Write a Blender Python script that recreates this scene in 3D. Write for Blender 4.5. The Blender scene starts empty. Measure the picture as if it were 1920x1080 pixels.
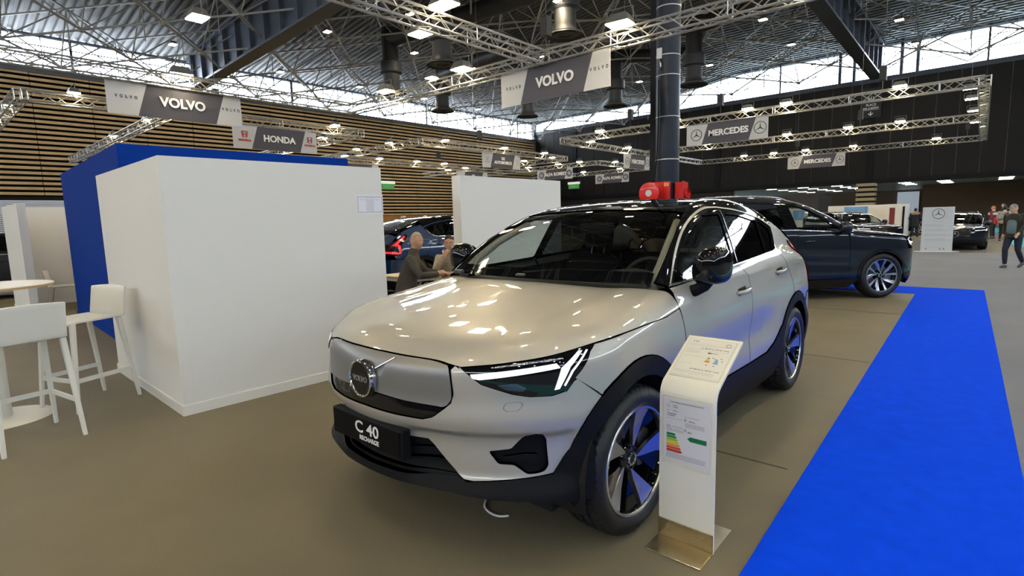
import bpy, bmesh, math, random
import numpy as np
from mathutils import Vector, Matrix
from mathutils.geometry import delaunay_2d_cdt
random.seed(7)
PI = math.pi
sc = bpy.context.scene
COL = sc.collection

# ---------------------------------------------------------------- camera
cam_data = bpy.data.cameras.new('camera')
cam = bpy.data.objects.new('camera', cam_data)
COL.objects.link(cam)
F_PX, YAW, PITCH, ROLL, CAM_H = 1010.97, 0.722665, 0.127807, -0.027003, 1.51566
fw = Vector((-math.sin(YAW)*math.cos(PITCH), math.cos(YAW)*math.cos(PITCH), -math.sin(PITCH)))
rt = Vector((math.cos(YAW), math.sin(YAW), 0))
up = rt.cross(fw)
r2 = rt*math.cos(ROLL) + up*math.sin(ROLL)
u2 = up*math.cos(ROLL) - rt*math.sin(ROLL)
M = Matrix(((r2.x, u2.x, -fw.x, 0), (r2.y, u2.y, -fw.y, 0), (r2.z, u2.z, -fw.z, CAM_H), (0, 0, 0, 1)))
cam.matrix_world = M
cam_data.sensor_width = 36.0
cam_data.lens = F_PX/1920*36.0
cam_data.clip_start = 0.05
cam_data.clip_end = 400
sc.camera = cam

# ---------------------------------------------------------------- sky outside the clerestory
wd = bpy.data.worlds.new('sky'); sc.world = wd; wd.use_nodes = True
wn = wd.node_tree.nodes; wl = wd.node_tree.links
for n in list(wn): wn.remove(n)
wo = wn.new('ShaderNodeOutputWorld'); wb = wn.new('ShaderNodeBackground')
tc = wn.new('ShaderNodeTexCoord'); mp = wn.new('ShaderNodeMapping'); nz = wn.new('ShaderNodeTexNoise'); cr = wn.new('ShaderNodeValToRGB')
mp.inputs['Scale'].default_value = (3, 3, 9); nz.inputs['Scale'].default_value = 1.6; nz.inputs['Detail'].default_value = 5
cr.color_ramp.elements[0].position = .30; cr.color_ramp.elements[0].color = (.55, .74, 1.0, 1)
cr.color_ramp.elements[1].position = .48; cr.color_ramp.elements[1].color = (.84, .92, 1, 1)
wl.new(tc.outputs['Generated'], mp.inputs['Vector']); wl.new(mp.outputs['Vector'], nz.inputs['Vector'])
wl.new(nz.outputs['Fac'], cr.inputs['Fac']); wl.new(cr.outputs['Color'], wb.inputs['Color'])
SKY_STRENGTH = 16.0
wb.inputs['Strength'].default_value = SKY_STRENGTH
wl.new(wb.outputs['Background'], wo.inputs['Surface'])

# ---------------------------------------------------------------- exposure
sc.view_settings.view_transform = 'Standard'
sc.view_settings.look = 'None'
sc.view_settings.gamma = 1.0
sc.view_settings.use_curve_mapping = False
sc.view_settings.exposure = 0.0
LAMP = 90.0            # radiance of the flood lenses

# ---------------------------------------------------------------- materials
MATS = {}
def mat(name, col, rough=.5, metal=0., spec=.5, emit=0., emit_col=None, coat=0., alpha=1., trans=0., ior=1.45, noise=None, bump=None, sheen=0., coat_rough=.03):
    if name in MATS: return MATS[name]
    m = bpy.data.materials.new(name); m.use_nodes = True
    nt = m.node_tree; b = nt.nodes['Principled BSDF']
    b.inputs['Base Color'].default_value = (*col, 1)
    b.inputs['Roughness'].default_value = rough
    b.inputs['Metallic'].default_value = metal
    b.inputs['Specular IOR Level'].default_value = spec
    b.inputs['IOR'].default_value = ior
    b.inputs['Coat Weight'].default_value = coat
    b.inputs['Coat Roughness'].default_value = coat_rough
    b.inputs['Alpha'].default_value = alpha
    b.inputs['Transmission Weight'].default_value = trans
    b.inputs['Sheen Weight'].default_value = sheen
    if emit:
        b.inputs['Emission Color'].default_value = (*(emit_col or col), 1)
        b.inputs['Emission Strength'].default_value = emit
    if noise or bump:
        t = nt.nodes.new('ShaderNodeTexCoord')
    if noise:                      # (scale, other colour, detail)
        n = nt.nodes.new('ShaderNodeTexNoise'); n.inputs['Scale'].default_value = noise[0]; n.inputs['Detail'].default_value = noise[2] if len(noise) > 2 else 4
        r = nt.nodes.new('ShaderNodeValToRGB')
        r.color_ramp.elements[0].position = .3; r.color_ramp.elements[1].position = .7
        r.color_ramp.elements[0].color = (*col, 1); r.color_ramp.elements[1].color = (*noise[1], 1)
        nt.links.new(t.outputs['Object'], n.inputs['Vector']); nt.links.new(n.outputs['Fac'], r.inputs['Fac']); nt.links.new(r.outputs['Color'], b.inputs['Base Color'])
    if bump:                       # (scale, strength)
        n2 = nt.nodes.new('ShaderNodeTexNoise'); n2.inputs['Scale'].default_value = bump[0]; n2.inputs['Detail'].default_value = 3
        bp = nt.nodes.new('ShaderNodeBump'); bp.inputs['Strength'].default_value = bump[1]; bp.inputs['Distance'].default_value = .01
        nt.links.new(t.outputs['Object'], n2.inputs['Vector']); nt.links.new(n2.outputs['Fac'], bp.inputs['Height']); nt.links.new(bp.outputs['Normal'], b.inputs['Normal'])
    MATS[name] = m
    return m
def glass(name, col, rough=0.0, refl=1.0):
    """thin pane: tinted see-through with a Fresnel reflection"""
    if name in MATS: return MATS[name]
    m = bpy.data.materials.new(name); m.use_nodes = True
    nt = m.node_tree; nt.nodes.clear()
    o = nt.nodes.new('ShaderNodeOutputMaterial'); mx = nt.nodes.new('ShaderNodeMixShader'); t = nt.nodes.new('ShaderNodeBsdfTransparent'); g = nt.nodes.new('ShaderNodeBsdfGlossy')
    fr = nt.nodes.new('ShaderNodeFresnel'); ge = nt.nodes.new('ShaderNodeNewGeometry'); mr = nt.nodes.new('ShaderNodeMapRange'); mr.inputs['To Min'].default_value = 1.5; mr.inputs['To Max'].default_value = 1/1.5
    nt.links.new(ge.outputs['Backfacing'], mr.inputs['Value']); nt.links.new(mr.outputs['Result'], fr.inputs['IOR'])     # the same pane from either side
    t.inputs['Color'].default_value = (*col, 1); g.inputs['Roughness'].default_value = rough; g.inputs['Color'].default_value = (refl, refl, refl, 1)
    nt.links.new(fr.outputs['Fac'], mx.inputs['Fac']); nt.links.new(t.outputs['BSDF'], mx.inputs[1]); nt.links.new(g.outputs['BSDF'], mx.inputs[2])
    nt.links.new(mx.outputs['Shader'], o.inputs['Surface'])
    MATS[name] = m
    return m

# ---------------------------------------------------------------- object helpers
def empty(name, label=None, cat=None, loc=(0, 0, 0), rz=0., group=None):
    o = bpy.data.objects.new(name, None); COL.objects.link(o)
    o.empty_display_size = .1
    o.location = loc; o.rotation_euler = (0, 0, rz)
    tag(o, label, cat, group)
    return o
def tag(o, label=None, cat=None, group=None, kind=None):
    if label: o['label'] = label
    if cat: o['category'] = cat
    if group: o['group'] = group
    if kind: o['kind'] = kind
    return o
def mesh_ob(name, V, F, m, parent=None, smooth=False, normals=None, mi=None):
    me = bpy.data.meshes.new(name)
    V = [tuple(map(float, v)) for v in V]
    me.from_pydata(V, [], [tuple(map(int, f)) for f in F])
    ms = m if isinstance(m, (list, tuple)) else [m]
    for x in ms: me.materials.append(x)
    if mi is not None:
        me.polygons.foreach_set('material_index', np.asarray(mi, dtype=np.int32))
    if smooth:
        me.polygons.foreach_set('use_smooth', [True]*len(me.polygons))
    me.update()
    if normals is not None:
        me.polygons.foreach_set('use_smooth', [True]*len(me.polygons))
        me.normals_split_custom_set_from_vertices([tuple(map(float, n)) for n in normals])
    o = bpy.data.objects.new(name, me); COL.objects.link(o)
    if parent: o.parent = parent
    return o
def bevel(o, w, seg=2, ang=40):
    b = o.modifiers.new('bevel', 'BEVEL'); b.width = w; b.segments = seg; b.limit_method = 'ANGLE'; b.angle_limit = math.radians(ang)
    return o
def shade_auto(o, ang=35):
    me = o.data
    me.polygons.foreach_set('use_smooth', [True]*len(me.polygons))
    bm = bmesh.new(); bm.from_mesh(me)
    for e in bm.edges:
        if len(e.link_faces) == 2 and e.calc_face_angle(0) > math.radians(ang): e.smooth = False
    bm.to_mesh(me); bm.free()
    return o
class MB:
    def __init__(s): s.V = []; s.F = []; s.MI = []; s.mi = 0
    def add(s, V, F):
        n = len(s.V); s.V += [tuple(v) for v in V]; s.F += [tuple(i+n for i in f) for f in F]; s.MI += [s.mi]*len(F); return s
    def box(s, x0, x1, y0, y1, z0, z1, rot=None, about=None):
        V = [Vector((x, y, z)) for x in (x0, x1) for y in (y0, y1) for z in (z0, z1)]
        if rot is not None:
            c = Vector(about) if about else Vector(((x0+x1)/2, (y0+y1)/2, (z0+z1)/2))
            V = [c + rot @ (v-c) for v in V]
        return s.add(V, [(0, 1, 3, 2), (4, 6, 7, 5), (0, 4, 5, 1), (2, 3, 7, 6), (0, 2, 6, 4), (1, 5, 7, 3)])
    def tube(s, a, b, r, n=8, r1=None, cap=True):
        a = Vector(a); b = Vector(b); d = b-a
        if d.length < 1e-6: return s
        d.normalize(); h = Vector((0, 0, 1)) if abs(d.z) < .9 else Vector((1, 0, 0))
        u = d.cross(h).normalized(); v = d.cross(u); r1 = r if r1 is None else r1
        V = []
        for i in range(n):
            t = 2*PI*i/n; e = u*math.cos(t)+v*math.sin(t); V += [a+e*r, b+e*r1]
        F = [(2*i, 2*((i+1) % n), 2*((i+1) % n)+1, 2*i+1) for i in range(n)]
        if cap: F += [tuple(2*i for i in range(n))[::-1], tuple(2*i+1 for i in range(n))]
        return s.add(V, F)
    def path(s, pts, r, n=8, closed=False, rs=None):
        pts = [Vector(p) for p in pts]; N = len(pts); V = []; pu = None
        for i, p in enumerate(pts):
            if closed: d = pts[(i+1) % N]-pts[i-1]
            else: d = pts[min(i+1, N-1)]-pts[max(i-1, 0)]
            d.normalize()
            if pu is None:
                h = Vector((0, 0, 1)) if abs(d.z) < .9 else Vector((1, 0, 0)); u = d.cross(h).normalized()
            else:
                u = (pu - d*pu.dot(d)).normalized()
            pu = u; v = d.cross(u); rr = rs[i] if rs else r
            V += [p+(u*math.cos(2*PI*k/n)+v*math.sin(2*PI*k/n))*rr for k in range(n)]
        F = []
        for i in range(N if closed else N-1):
            j = (i+1) % N
            F += [(i*n+k, i*n+(k+1) % n, j*n+(k+1) % n, j*n+k) for k in range(n)]
        if not closed: F += [tuple(range(n))[::-1], tuple((N-1)*n+k for k in range(n))]
        return s.add(V, F)
    def lathe(s, prof, n=32, axis='z', c=(0, 0, 0), cap=False):
        V = []; P = len(prof); c = Vector(c)
        for i in range(n):
            t = 2*PI*i/n; ct, st = math.cos(t), math.sin(t)
            for (r, h) in prof:
                p = {'z': Vector((r*ct, r*st, h)), 'y': Vector((r*ct, h, r*st)), 'x': Vector((h, r*ct, r*st))}[axis]
                V.append(c+p)
        F = []
        for i in range(n):
            j = (i+1) % n
            for k in range(P-1):
                F.append((i*P+k, j*P+k, j*P+k+1, i*P+k+1))
        if cap:
            F.append(tuple(i*P for i in range(n))[::-1]); F.append(tuple(i*P+P-1 for i in range(n)))
        return s.add(V, F)
    def prism(s, poly, f0, f1):
        """poly: 2D points; f0/f1 map (a,b) to the 3D front / back point"""
        n = len(poly)
        V = [Vector(f0(*p)) for p in poly]+[Vector(f1(*p)) for p in poly]
        F = [tuple(range(n)), tuple(range(2*n-1, n-1, -1))]+[(i, n+i, n+(i+1) % n, (i+1) % n) for i in range(n)]
        return s.add(V, F)
    def quad(s, a, b, c, d): return s.add([a, b, c, d], [(0, 1, 2, 3)])
    def build(s, name, m, parent=None, smooth=False, auto=None):
        o = mesh_ob(name, s.V, s.F, m, parent, smooth, None, s.MI if isinstance(m, (list, tuple)) else None)
        bm = bmesh.new(); bm.from_mesh(o.data); bmesh.ops.recalc_face_normals(bm, faces=bm.faces); bm.to_mesh(o.data); bm.free()
        if auto: shade_auto(o, auto)
        return o
TEXT_N = [0]
def text(name, s, size, m, parent, origin, ex, ey, extrude=.002, bold=0., spacing=1., align='CENTER', width=None):
    """flat lettering standing on the point origin, running along ex, upright along ey; centred"""
    cu = bpy.data.curves.new('lettering', 'FONT'); cu.body = s; cu.size = size; cu.extrude = extrude; cu.offset = bold; cu.space_character = spacing
    cu.align_x = align; cu.align_y = 'CENTER'; cu.resolution_u = 3
    t = bpy.data.objects.new('lettering', cu)
    me = bpy.data.meshes.new_from_object(t)
    bpy.data.objects.remove(t); bpy.data.curves.remove(cu)
    ex = Vector(ex).normalized(); ey = Vector(ey).normalized(); ez = ex.cross(ey)
    if width and len(me.vertices):
        xs = [v.co.x for v in me.vertices]; w = max(xs)-min(xs); cxm = (max(xs)+min(xs))/2
        for v in me.vertices: v.co.x = (v.co.x-cxm)*width/w
    R = Matrix(((ex.x, ey.x, ez.x, origin[0]), (ex.y, ey.y, ez.y, origin[1]), (ex.z, ey.z, ez.z, origin[2]), (0, 0, 0, 1)))
    me.transform(R)
    me.name = name; me.materials.clear(); me.materials.append(m)
    o = bpy.data.objects.new(name, me); COL.objects.link(o)
    if parent: o.parent = parent
    return o
def kids(o): return [c for c in bpy.data.objects if c.parent == o]
def copy_tree(o, parent=None, depth=0):
    c = o.copy(); COL.objects.link(c)
    if parent: c.parent = parent
    for ch in list(o.children): copy_tree(ch, c, depth+1)
    return c

def spline(xs, ys):
    """natural cubic through the points, as a vectorised function"""
    xs = np.asarray(xs, float); ys = np.asarray(ys, float)
    if xs[0] > xs[-1]: xs = xs[::-1]; ys = ys[::-1]
    n = len(xs); h = np.diff(xs)
    A = np.zeros((n, n)); b = np.zeros(n); A[0, 0] = A[-1, -1] = 1
    for i in range(1, n-1):
        A[i, i-1] = h[i-1]; A[i, i] = 2*(h[i-1]+h[i]); A[i, i+1] = h[i]
        b[i] = 6*((ys[i+1]-ys[i])/h[i]-(ys[i]-ys[i-1])/h[i-1])
    m2 = np.linalg.solve(A, b)
    def f(x):
        x = np.clip(np.asarray(x, float), xs[0], xs[-1]); i = np.clip(np.searchsorted(xs, x)-1, 0, n-2)
        a = xs[i+1]-x; c = x-xs[i]; hh = h[i]
        return (m2[i]*a**3+m2[i+1]*c**3)/(6*hh)+(ys[i]/hh-m2[i]*hh/6)*a+(ys[i+1]/hh-m2[i+1]*hh/6)*c
    return f
def smax(a, b, k):
    h = np.maximum(k-np.abs(a-b), 0)/k
    return np.maximum(a, b)+h*h*k*.25
def rpoly(pts, r=.0, n=5):
    """round the corners of a polygon; a point may carry its own radius as third value"""
    out = []; N = len(pts)
    for i in range(N):
        p = np.array(pts[i][:2], float); a = np.array(pts[i-1][:2], float); b = np.array(pts[(i+1) % N][:2], float)
        rr = pts[i][2] if len(pts[i]) > 2 else r
        la = np.linalg.norm(a-p); lb = np.linalg.norm(b-p); rr = min(rr, la*.45, lb*.45)
        if rr <= 1e-6: out.append(tuple(p)); continue
        s = p+(a-p)/la*rr; e = p+(b-p)/lb*rr
        for k in range(n+1):
            t = k/n; out.append(tuple((1-t)**2*s+2*t*(1-t)*p+t*t*e))
    return out
def smooth_curve(pts, n=6, closed=False):
    """Catmull-Rom through points of any dimension"""
    P = [np.array(p, float) for p in pts]; out = []; N = len(P)
    for i in range(N if closed else N-1):
        p0 = P[i-1] if (i > 0 or closed) else 2*P[0]-P[1]; p1 = P[i]; p2 = P[(i+1) % N]
        p3 = P[(i+2) % N] if (i+2 < N or closed) else 2*P[-1]-P[-2]
        for k in range(n):
            t = k/n
            out.append(tuple(.5*((2*p1)+(-p0+p2)*t+(2*p0-5*p1+4*p2-p3)*t*t+(-p0+3*p1-3*p2+p3)*t**3)))
    if not closed: out.append(tuple(P[-1]))
    return out
# ---------------------------------------------------------------- car body surfaces (implicit, x forward from the front axle, y left, z up)
class CarSurf:
    def __init__(s, d):
        s.d = d
        s.W = spline(*zip(*d['W'])); s.sec = spline(*zip(*d['sec'])); s.x0 = spline(*zip(*d['x0'])); s.xb = spline(*zip(*d['xb']))
        s.zt = spline(*zip(*d['zt'])); s.ztop = spline(*zip(*d['ztop'])); s.yb = spline(*zip(*d['yb']))
    def Fb(s, P):
        d = s.d; x, y, z = P[:, 0], np.abs(P[:, 1]), P[:, 2]
        hol = d.get('hollow', 0)*np.exp(-((z-d.get('hz', .66)+.04*(x+1.2))/.12)**2)*np.clip((x+2.25)/.35, 0, 1)*np.clip((-.35-x)/.3, 0, 1)
        side = y-(s.W(x)-s.sec(z)-hol)
        fr = x-(s.x0(z)-d['k2']*y*y-d['k6']*y**6)
        rr = (s.xb(z)+d['r2']*y*y+d['r6']*y**6)-x
        yy = np.minimum(y, 1.0)
        top = z-(s.zt(x)-d['crown']*yy*yy+d.get('ridge', 0)*np.exp(-(np.abs(y-.72)/.14)**3)*np.clip((x+.9)/.5, 0, 1)*np.clip((.80-x)/.4, 0, 1))
        f = smax(side, fr, d.get('kc', .16)); f = smax(f, rr, .12)
        if 'cheek' in d:
            st = lambda t: np.clip(t, 0, 1)**2*(3-2*np.clip(t, 0, 1))
            f = f+d['cheek']*st((.638-z)/.024)*st((y-.20)/.16)*st((.885-y)/.05)*st((x-.40)/.06)*st((z-.36)/.10)
        return smax(f, top, d.get('kt', .09))
    def Fg(s, P):
        d = s.d; x, y, z = P[:, 0], np.abs(P[:, 1]), P[:, 2]
        dz = np.where(z < 1.1, (1.1-z)*.6, z-1.1)
        side = y-(s.yb(x)-d['m']*dz-.10*dz*dz)
        top = z-(s.ztop(x+d['kw']*y*y)-d['gcrown']*y*y)
        return smax(side, top*.8, d.get('kg', .09))
    def Fu(s, P):
        return -smax(-s.Fb(P), -s.Fg(P), s.d.get('ku', .07))
    def shoot(s, F, O, D, t0, t1, n=90):
        """first outside-to-inside crossing along every ray, else the nearest approach"""
        O = np.asarray(O, float); D = np.asarray(D, float)
        ts = np.linspace(t0, t1, n); N = len(O)
        vals = np.stack([F(O+D*t) for t in ts], 1)
        neg = vals < 0
        hit = neg.any(1); idx = np.where(hit, neg.argmax(1), np.maximum(vals.argmin(1), 1)); idx = np.maximum(idx, 1)
        a = ts[idx-1].copy(); b = ts[idx].copy()
        for _ in range(26):
            m = (a+b)/2; v = F(O+D*m[:, None]) < 0
            b = np.where(v, m, b); a = np.where(v, a, m)
        return O+D*((a+b)/2)[:, None], hit
    def grad(s, F, P, e=2e-3):
        g = np.stack([(F(P+e*np.eye(3)[i])-F(P-e*np.eye(3)[i])) for i in range(3)], 1)
        return g/np.maximum(np.linalg.norm(g, axis=1, keepdims=True), 1e-9)

class PS:                 # side projection, coordinates (x, z)
    def __init__(s, side=1): s.side = side
    def rays(s, uv): return np.stack([uv[:, 0], np.full(len(uv), 1.6*s.side), uv[:, 1]], 1), np.tile([0., -s.side, 0.], (len(uv), 1)), 0., 1.55
    def uv(s, P): P = np.asarray(P, float); return np.stack([P[:, 0], P[:, 2]], 1)
class PT:                 # from above, coordinates (x, y)
    def rays(s, uv): return np.stack([uv[:, 0], uv[:, 1], np.full(len(uv), 2.4)], 1), np.tile([0., 0., -1.], (len(uv), 1)), 0., 2.0
    def uv(s, P): P = np.asarray(P, float); return P[:, :2]
class PR:                 # spherical about a point inside the car, coordinates (azimuth, elevation); mirrored for side = -1
    def __init__(s, O, side=1, back=False): s.O = np.array(O, float); s.side = side; s.back = back
    def rays(s, uv):
        az, el = uv[:, 0]*s.side, uv[:, 1]; sg = -1. if s.back else 1.
        D = np.stack([sg*np.cos(az)*np.cos(el), np.sin(az)*np.cos(el), np.sin(el)], 1)
        return s.O+D*3.2, -D, 0., 3.15
    def uv(s, P):
        d = np.asarray(P, float)-s.O
        if s.back: d = d*np.array([-1, 1, 1])
        return np.stack([np.arctan2(d[:, 1]*s.side, d[:, 0]), np.arctan2(d[:, 2], np.hypot(d[:, 0], d[:, 1]))], 1)

C40 = dict(
    W=[(1.0, .925), (.5, .93), (0, .932), (-.6, .928), (-1.3, .925), (-2.2, .932), (-2.7, .935), (-3.1, .915), (-3.6, .87)],
    sec=[(.15, .09), (.3, .03), (.45, .004), (.7, 0), (.85, .002), (1.0, .016), (1.1, .035), (1.2, .055), (1.4, .11)],
    x0=[(.15, .72), (.25, .84), (.33, .882), (.40, .868), (.50, .862), (.60, .858), (.645, .872), (.69, .880), (.76, .868), (.82, .863), (.895, .854), (.925, .843), (.95, .823), (1.0, .775), (1.1, .66)],
    xb=[(.2, -3.40), (.35, -3.52), (.55, -3.57), (.75, -3.57), (.9, -3.53), (1.05, -3.46), (1.2, -3.36), (1.3, -3.25)],
    zt=[(.95, .93), (.84, .968), (.7, .998), (.5, 1.03), (.3, 1.058), (0, 1.095), (-.3, 1.135), (-.45, 1.153), (-.7, 1.19), (-1.4, 1.225), (-2.1, 1.255), (-2.5, 1.262), (-2.9, 1.235), (-3.2, 1.19), (-3.6, 1.08)],
    cheek=.038, crown=.07, ridge=.016, k2=.42, k6=.30, r2=.14, r6=.25, kc=.15, kt=.10, hollow=.022,
    ztop=[(1.6, 0), (.9, .3), (.2, .80), (-.05, .99), (-.2, 1.10), (-.35, 1.207), (-.56, 1.355), (-.77, 1.465), (-.99, 1.543), (-1.25, 1.597), (-1.6, 1.632), (-1.9, 1.640), (-2.2, 1.617), (-2.5, 1.562), (-2.8, 1.47), (-3.05, 1.38), (-3.25, 1.29), (-3.45, 1.14), (-3.7, .8), (-4.2, .1)],
    gcrown=.055, kw=.10, m=.40, kg=.10, ku=.05,
    yb=[(0, .84), (-.4, .862), (-.9, .876), (-1.5, .888), (-2.1, .885), (-2.6, .865), (-3.0, .83), (-3.4, .77)])
# ---------------------------------------------------------------- car panels: outlines laid on the body surface
def inside(poly, P):
    x, y = P[:, 0], P[:, 1]; r = np.zeros(len(P), bool); n = len(poly); poly = np.asarray(poly)
    for i in range(n):
        x0, y0 = poly[i]; x1, y1 = poly[(i+1) % n]
        if y0 == y1: continue
        c = (y0 > y) != (y1 > y)
        r ^= c & (x < (x1-x0)*(y-y0)/(y1-y0)+x0)
    return r
def dens(poly, res):
    out = []; n = len(poly)
    for i in range(n):
        a = np.array(poly[i]); b = np.array(poly[(i+1) % n]); L = np.linalg.norm(b-a); k = max(1, int(math.ceil(L/res)))
        if L < 1e-7: continue
        for j in range(k): out.append(a+(b-a)*j/k)
    return np.array(out)
def area2(p): p = np.asarray(p); q = np.roll(p, -1, 0); return .5*np.sum(p[:, 0]*q[:, 1]-q[:, 0]*p[:, 1])
def tess(poly, holes, res):
    loops = [dens(poly, res)]+[dens(h, res) for h in holes]
    if area2(loops[0]) < 0: loops[0] = loops[0][::-1]
    lo = loops[0].min(0); hi = loops[0].max(0)
    nx = max(2, int((hi[0]-lo[0])/res)); ny = max(2, int((hi[1]-lo[1])/res))
    gx, gy = np.meshgrid(np.linspace(lo[0], hi[0], nx+1), np.linspace(lo[1], hi[1], ny+1))
    gx[1::2] += (hi[0]-lo[0])/nx*.5
    G = np.stack([gx.ravel(), gy.ravel()], 1)
    keep = inside(loops[0], G)
    for h in loops[1:]: keep &= ~inside(h, G)
    G = G[keep]
    B = np.concatenate(loops)
    if len(G):
        ok = np.ones(len(G), bool)
        for i in range(0, len(G), 500):
            dd = np.min(np.sum((G[i:i+500, None]-B[None])**2, 2), 1); ok[i:i+500] = dd > (res*.45)**2
        G = G[ok]
    V = np.concatenate([B, G]); E = []; n0 = 0; LI = []
    for L in loops:
        E += [(n0+i, n0+(i+1) % len(L)) for i in range(len(L))]; LI.append(list(range(n0, n0+len(L)))); n0 += len(L)
    r = delaunay_2d_cdt([Vector(v) for v in V], E, [], 0, 1e-7)
    V2 = np.array([tuple(v) for v in r[0]]); T = np.array([f for f in r[2] if len(f) == 3])
    c = V2[T].mean(1); keep = inside(loops[0], c)
    for h in loops[1:]: keep &= ~inside(h, c)
    T = T[keep]
    # map loop indices into the output vertices
    mp = {}
    for i, o in enumerate(r[3]):
        for k in o: mp[k] = i
    LI = [[mp[i] for i in L] for L in LI]
    return V2, T, LI
def arc(c, r, a0, a1, n=14):
    return [(c[0]+r*math.cos(math.radians(a0+(a1-a0)*i/n)), c[1]+r*math.sin(math.radians(a0+(a1-a0)*i/n))) for i in range(n+1)]
def panel(name, cs, F, pj, poly, m, parent, res=.03, holes=(), off=0., skirt=.014, both=False, label=None, fun=None):
    """one sheet-metal or glass part; both=True also builds its mirror image"""
    V2, T, LI = tess(poly, holes, res)
    O, D, t0, t1 = pj.rays(V2)
    P, hit = cs.shoot(F, O, D, t0, t1, 70)
    N = cs.grad(F, P)
    if fun is not None: P = P+N*np.asarray(fun(P))[:, None]
    P = P+N*off
    fn = np.cross(P[T[:, 1]]-P[T[:, 0]], P[T[:, 2]]-P[T[:, 0]])
    flip = np.sum(fn*N[T[:, 0]], 1) < 0
    T = T.copy(); T[flip] = T[flip][:, ::-1]
    V = [P]; NN = [N]; FF = [tuple(t) for t in T]; n = len(P)
    if skirt:
        for L in LI:
            L = np.array(L); k = len(L)
            Pb = P[L]; Nb = N[L]; tg = np.roll(Pb, -1, 0)-np.roll(Pb, 1, 0)
            out = np.cross(tg, Nb); out /= np.maximum(np.linalg.norm(out, axis=1, keepdims=True), 1e-9)
            # three rings: rounded edge then straight down
            V += [Pb, Pb-Nb*skirt]; NN += [out, out]
            for i in range(k):
                j = (i+1) % k
                FF.append((n+i, n+j, n+k+j, n+k+i))
            n += 2*k
    V = np.concatenate(V); NN = np.concatenate(NN)
    o = mesh_ob(name, V, FF, m, parent, True, NN)
    if label: o['label'] = label
    if both:
        V = V*np.array([1, -1, 1]); NN = NN*np.array([1, -1, 1])
        o2 = mesh_ob(name, V, [f[::-1] for f in FF], m, parent, True, NN)
        if label: o2['label'] = label
        return o, o2
    return o
def ribbon(name, cs, F, pj, pts, w, m, parent, off=.003, h=.004, both=False):
    """thin moulding of width w laid along a line on the surface"""
    pts = np.array(pts, float); d = np.gradient(pts, axis=0); nn = np.stack([-d[:, 1], d[:, 0]], 1); nn /= np.linalg.norm(nn, axis=1, keepdims=True)
    a = pts+nn*w/2; b = pts-nn*w/2
    return panel(name, cs, F, pj, [tuple(p) for p in a]+[tuple(p) for p in b[::-1]], m, parent, max(w*1.2, .012), (), off, h+off, both)

def paint(name, col, metal=.5, rough=.32, flake=0.):
    return mat(name, col, rough=rough, metal=metal, coat=1.0, coat_rough=.02)
RUB = mat('tyre_rubber', (.010, .010, .011), .45, spec=.4, noise=(40, (.014, .014, .015)))
BLKG = mat('black_gloss', (.004, .004, .005), .2, spec=0, coat=1.0)
BLKM = mat('black_plastic', (.007, .0075, .009), .5, spec=.12)
GAP = mat('black_cavity', (.004, .004, .004), .8)
CHR = mat('chrome', (.8, .8, .8), .08, metal=1)
ALU = mat('machined_aluminium', (.62, .63, .66), .28, metal=1)
DISC = mat('brake_disc_steel', (.35, .35, .36), .35, metal=1)
LAMPW = mat('daylight_running_lamp', (.9, .92, .95), .2, emit=.7, emit_col=(.95, .97, 1))
REDL = mat('tail_lamp_red', (.6, .01, .015), .15, coat=1, emit=1.6, emit_col=(1, .02, .03))
REDD = mat('tail_lamp_lens', (.02, .002, .002), .2, spec=.1, coat=1)
FAB = mat('seat_black', (.008, .008, .009), .8, spec=.1)
GLS = glass('car_glass', (.72, .77, .75))
GLD = glass('car_privacy_glass', (.06, .07, .075))

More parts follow.
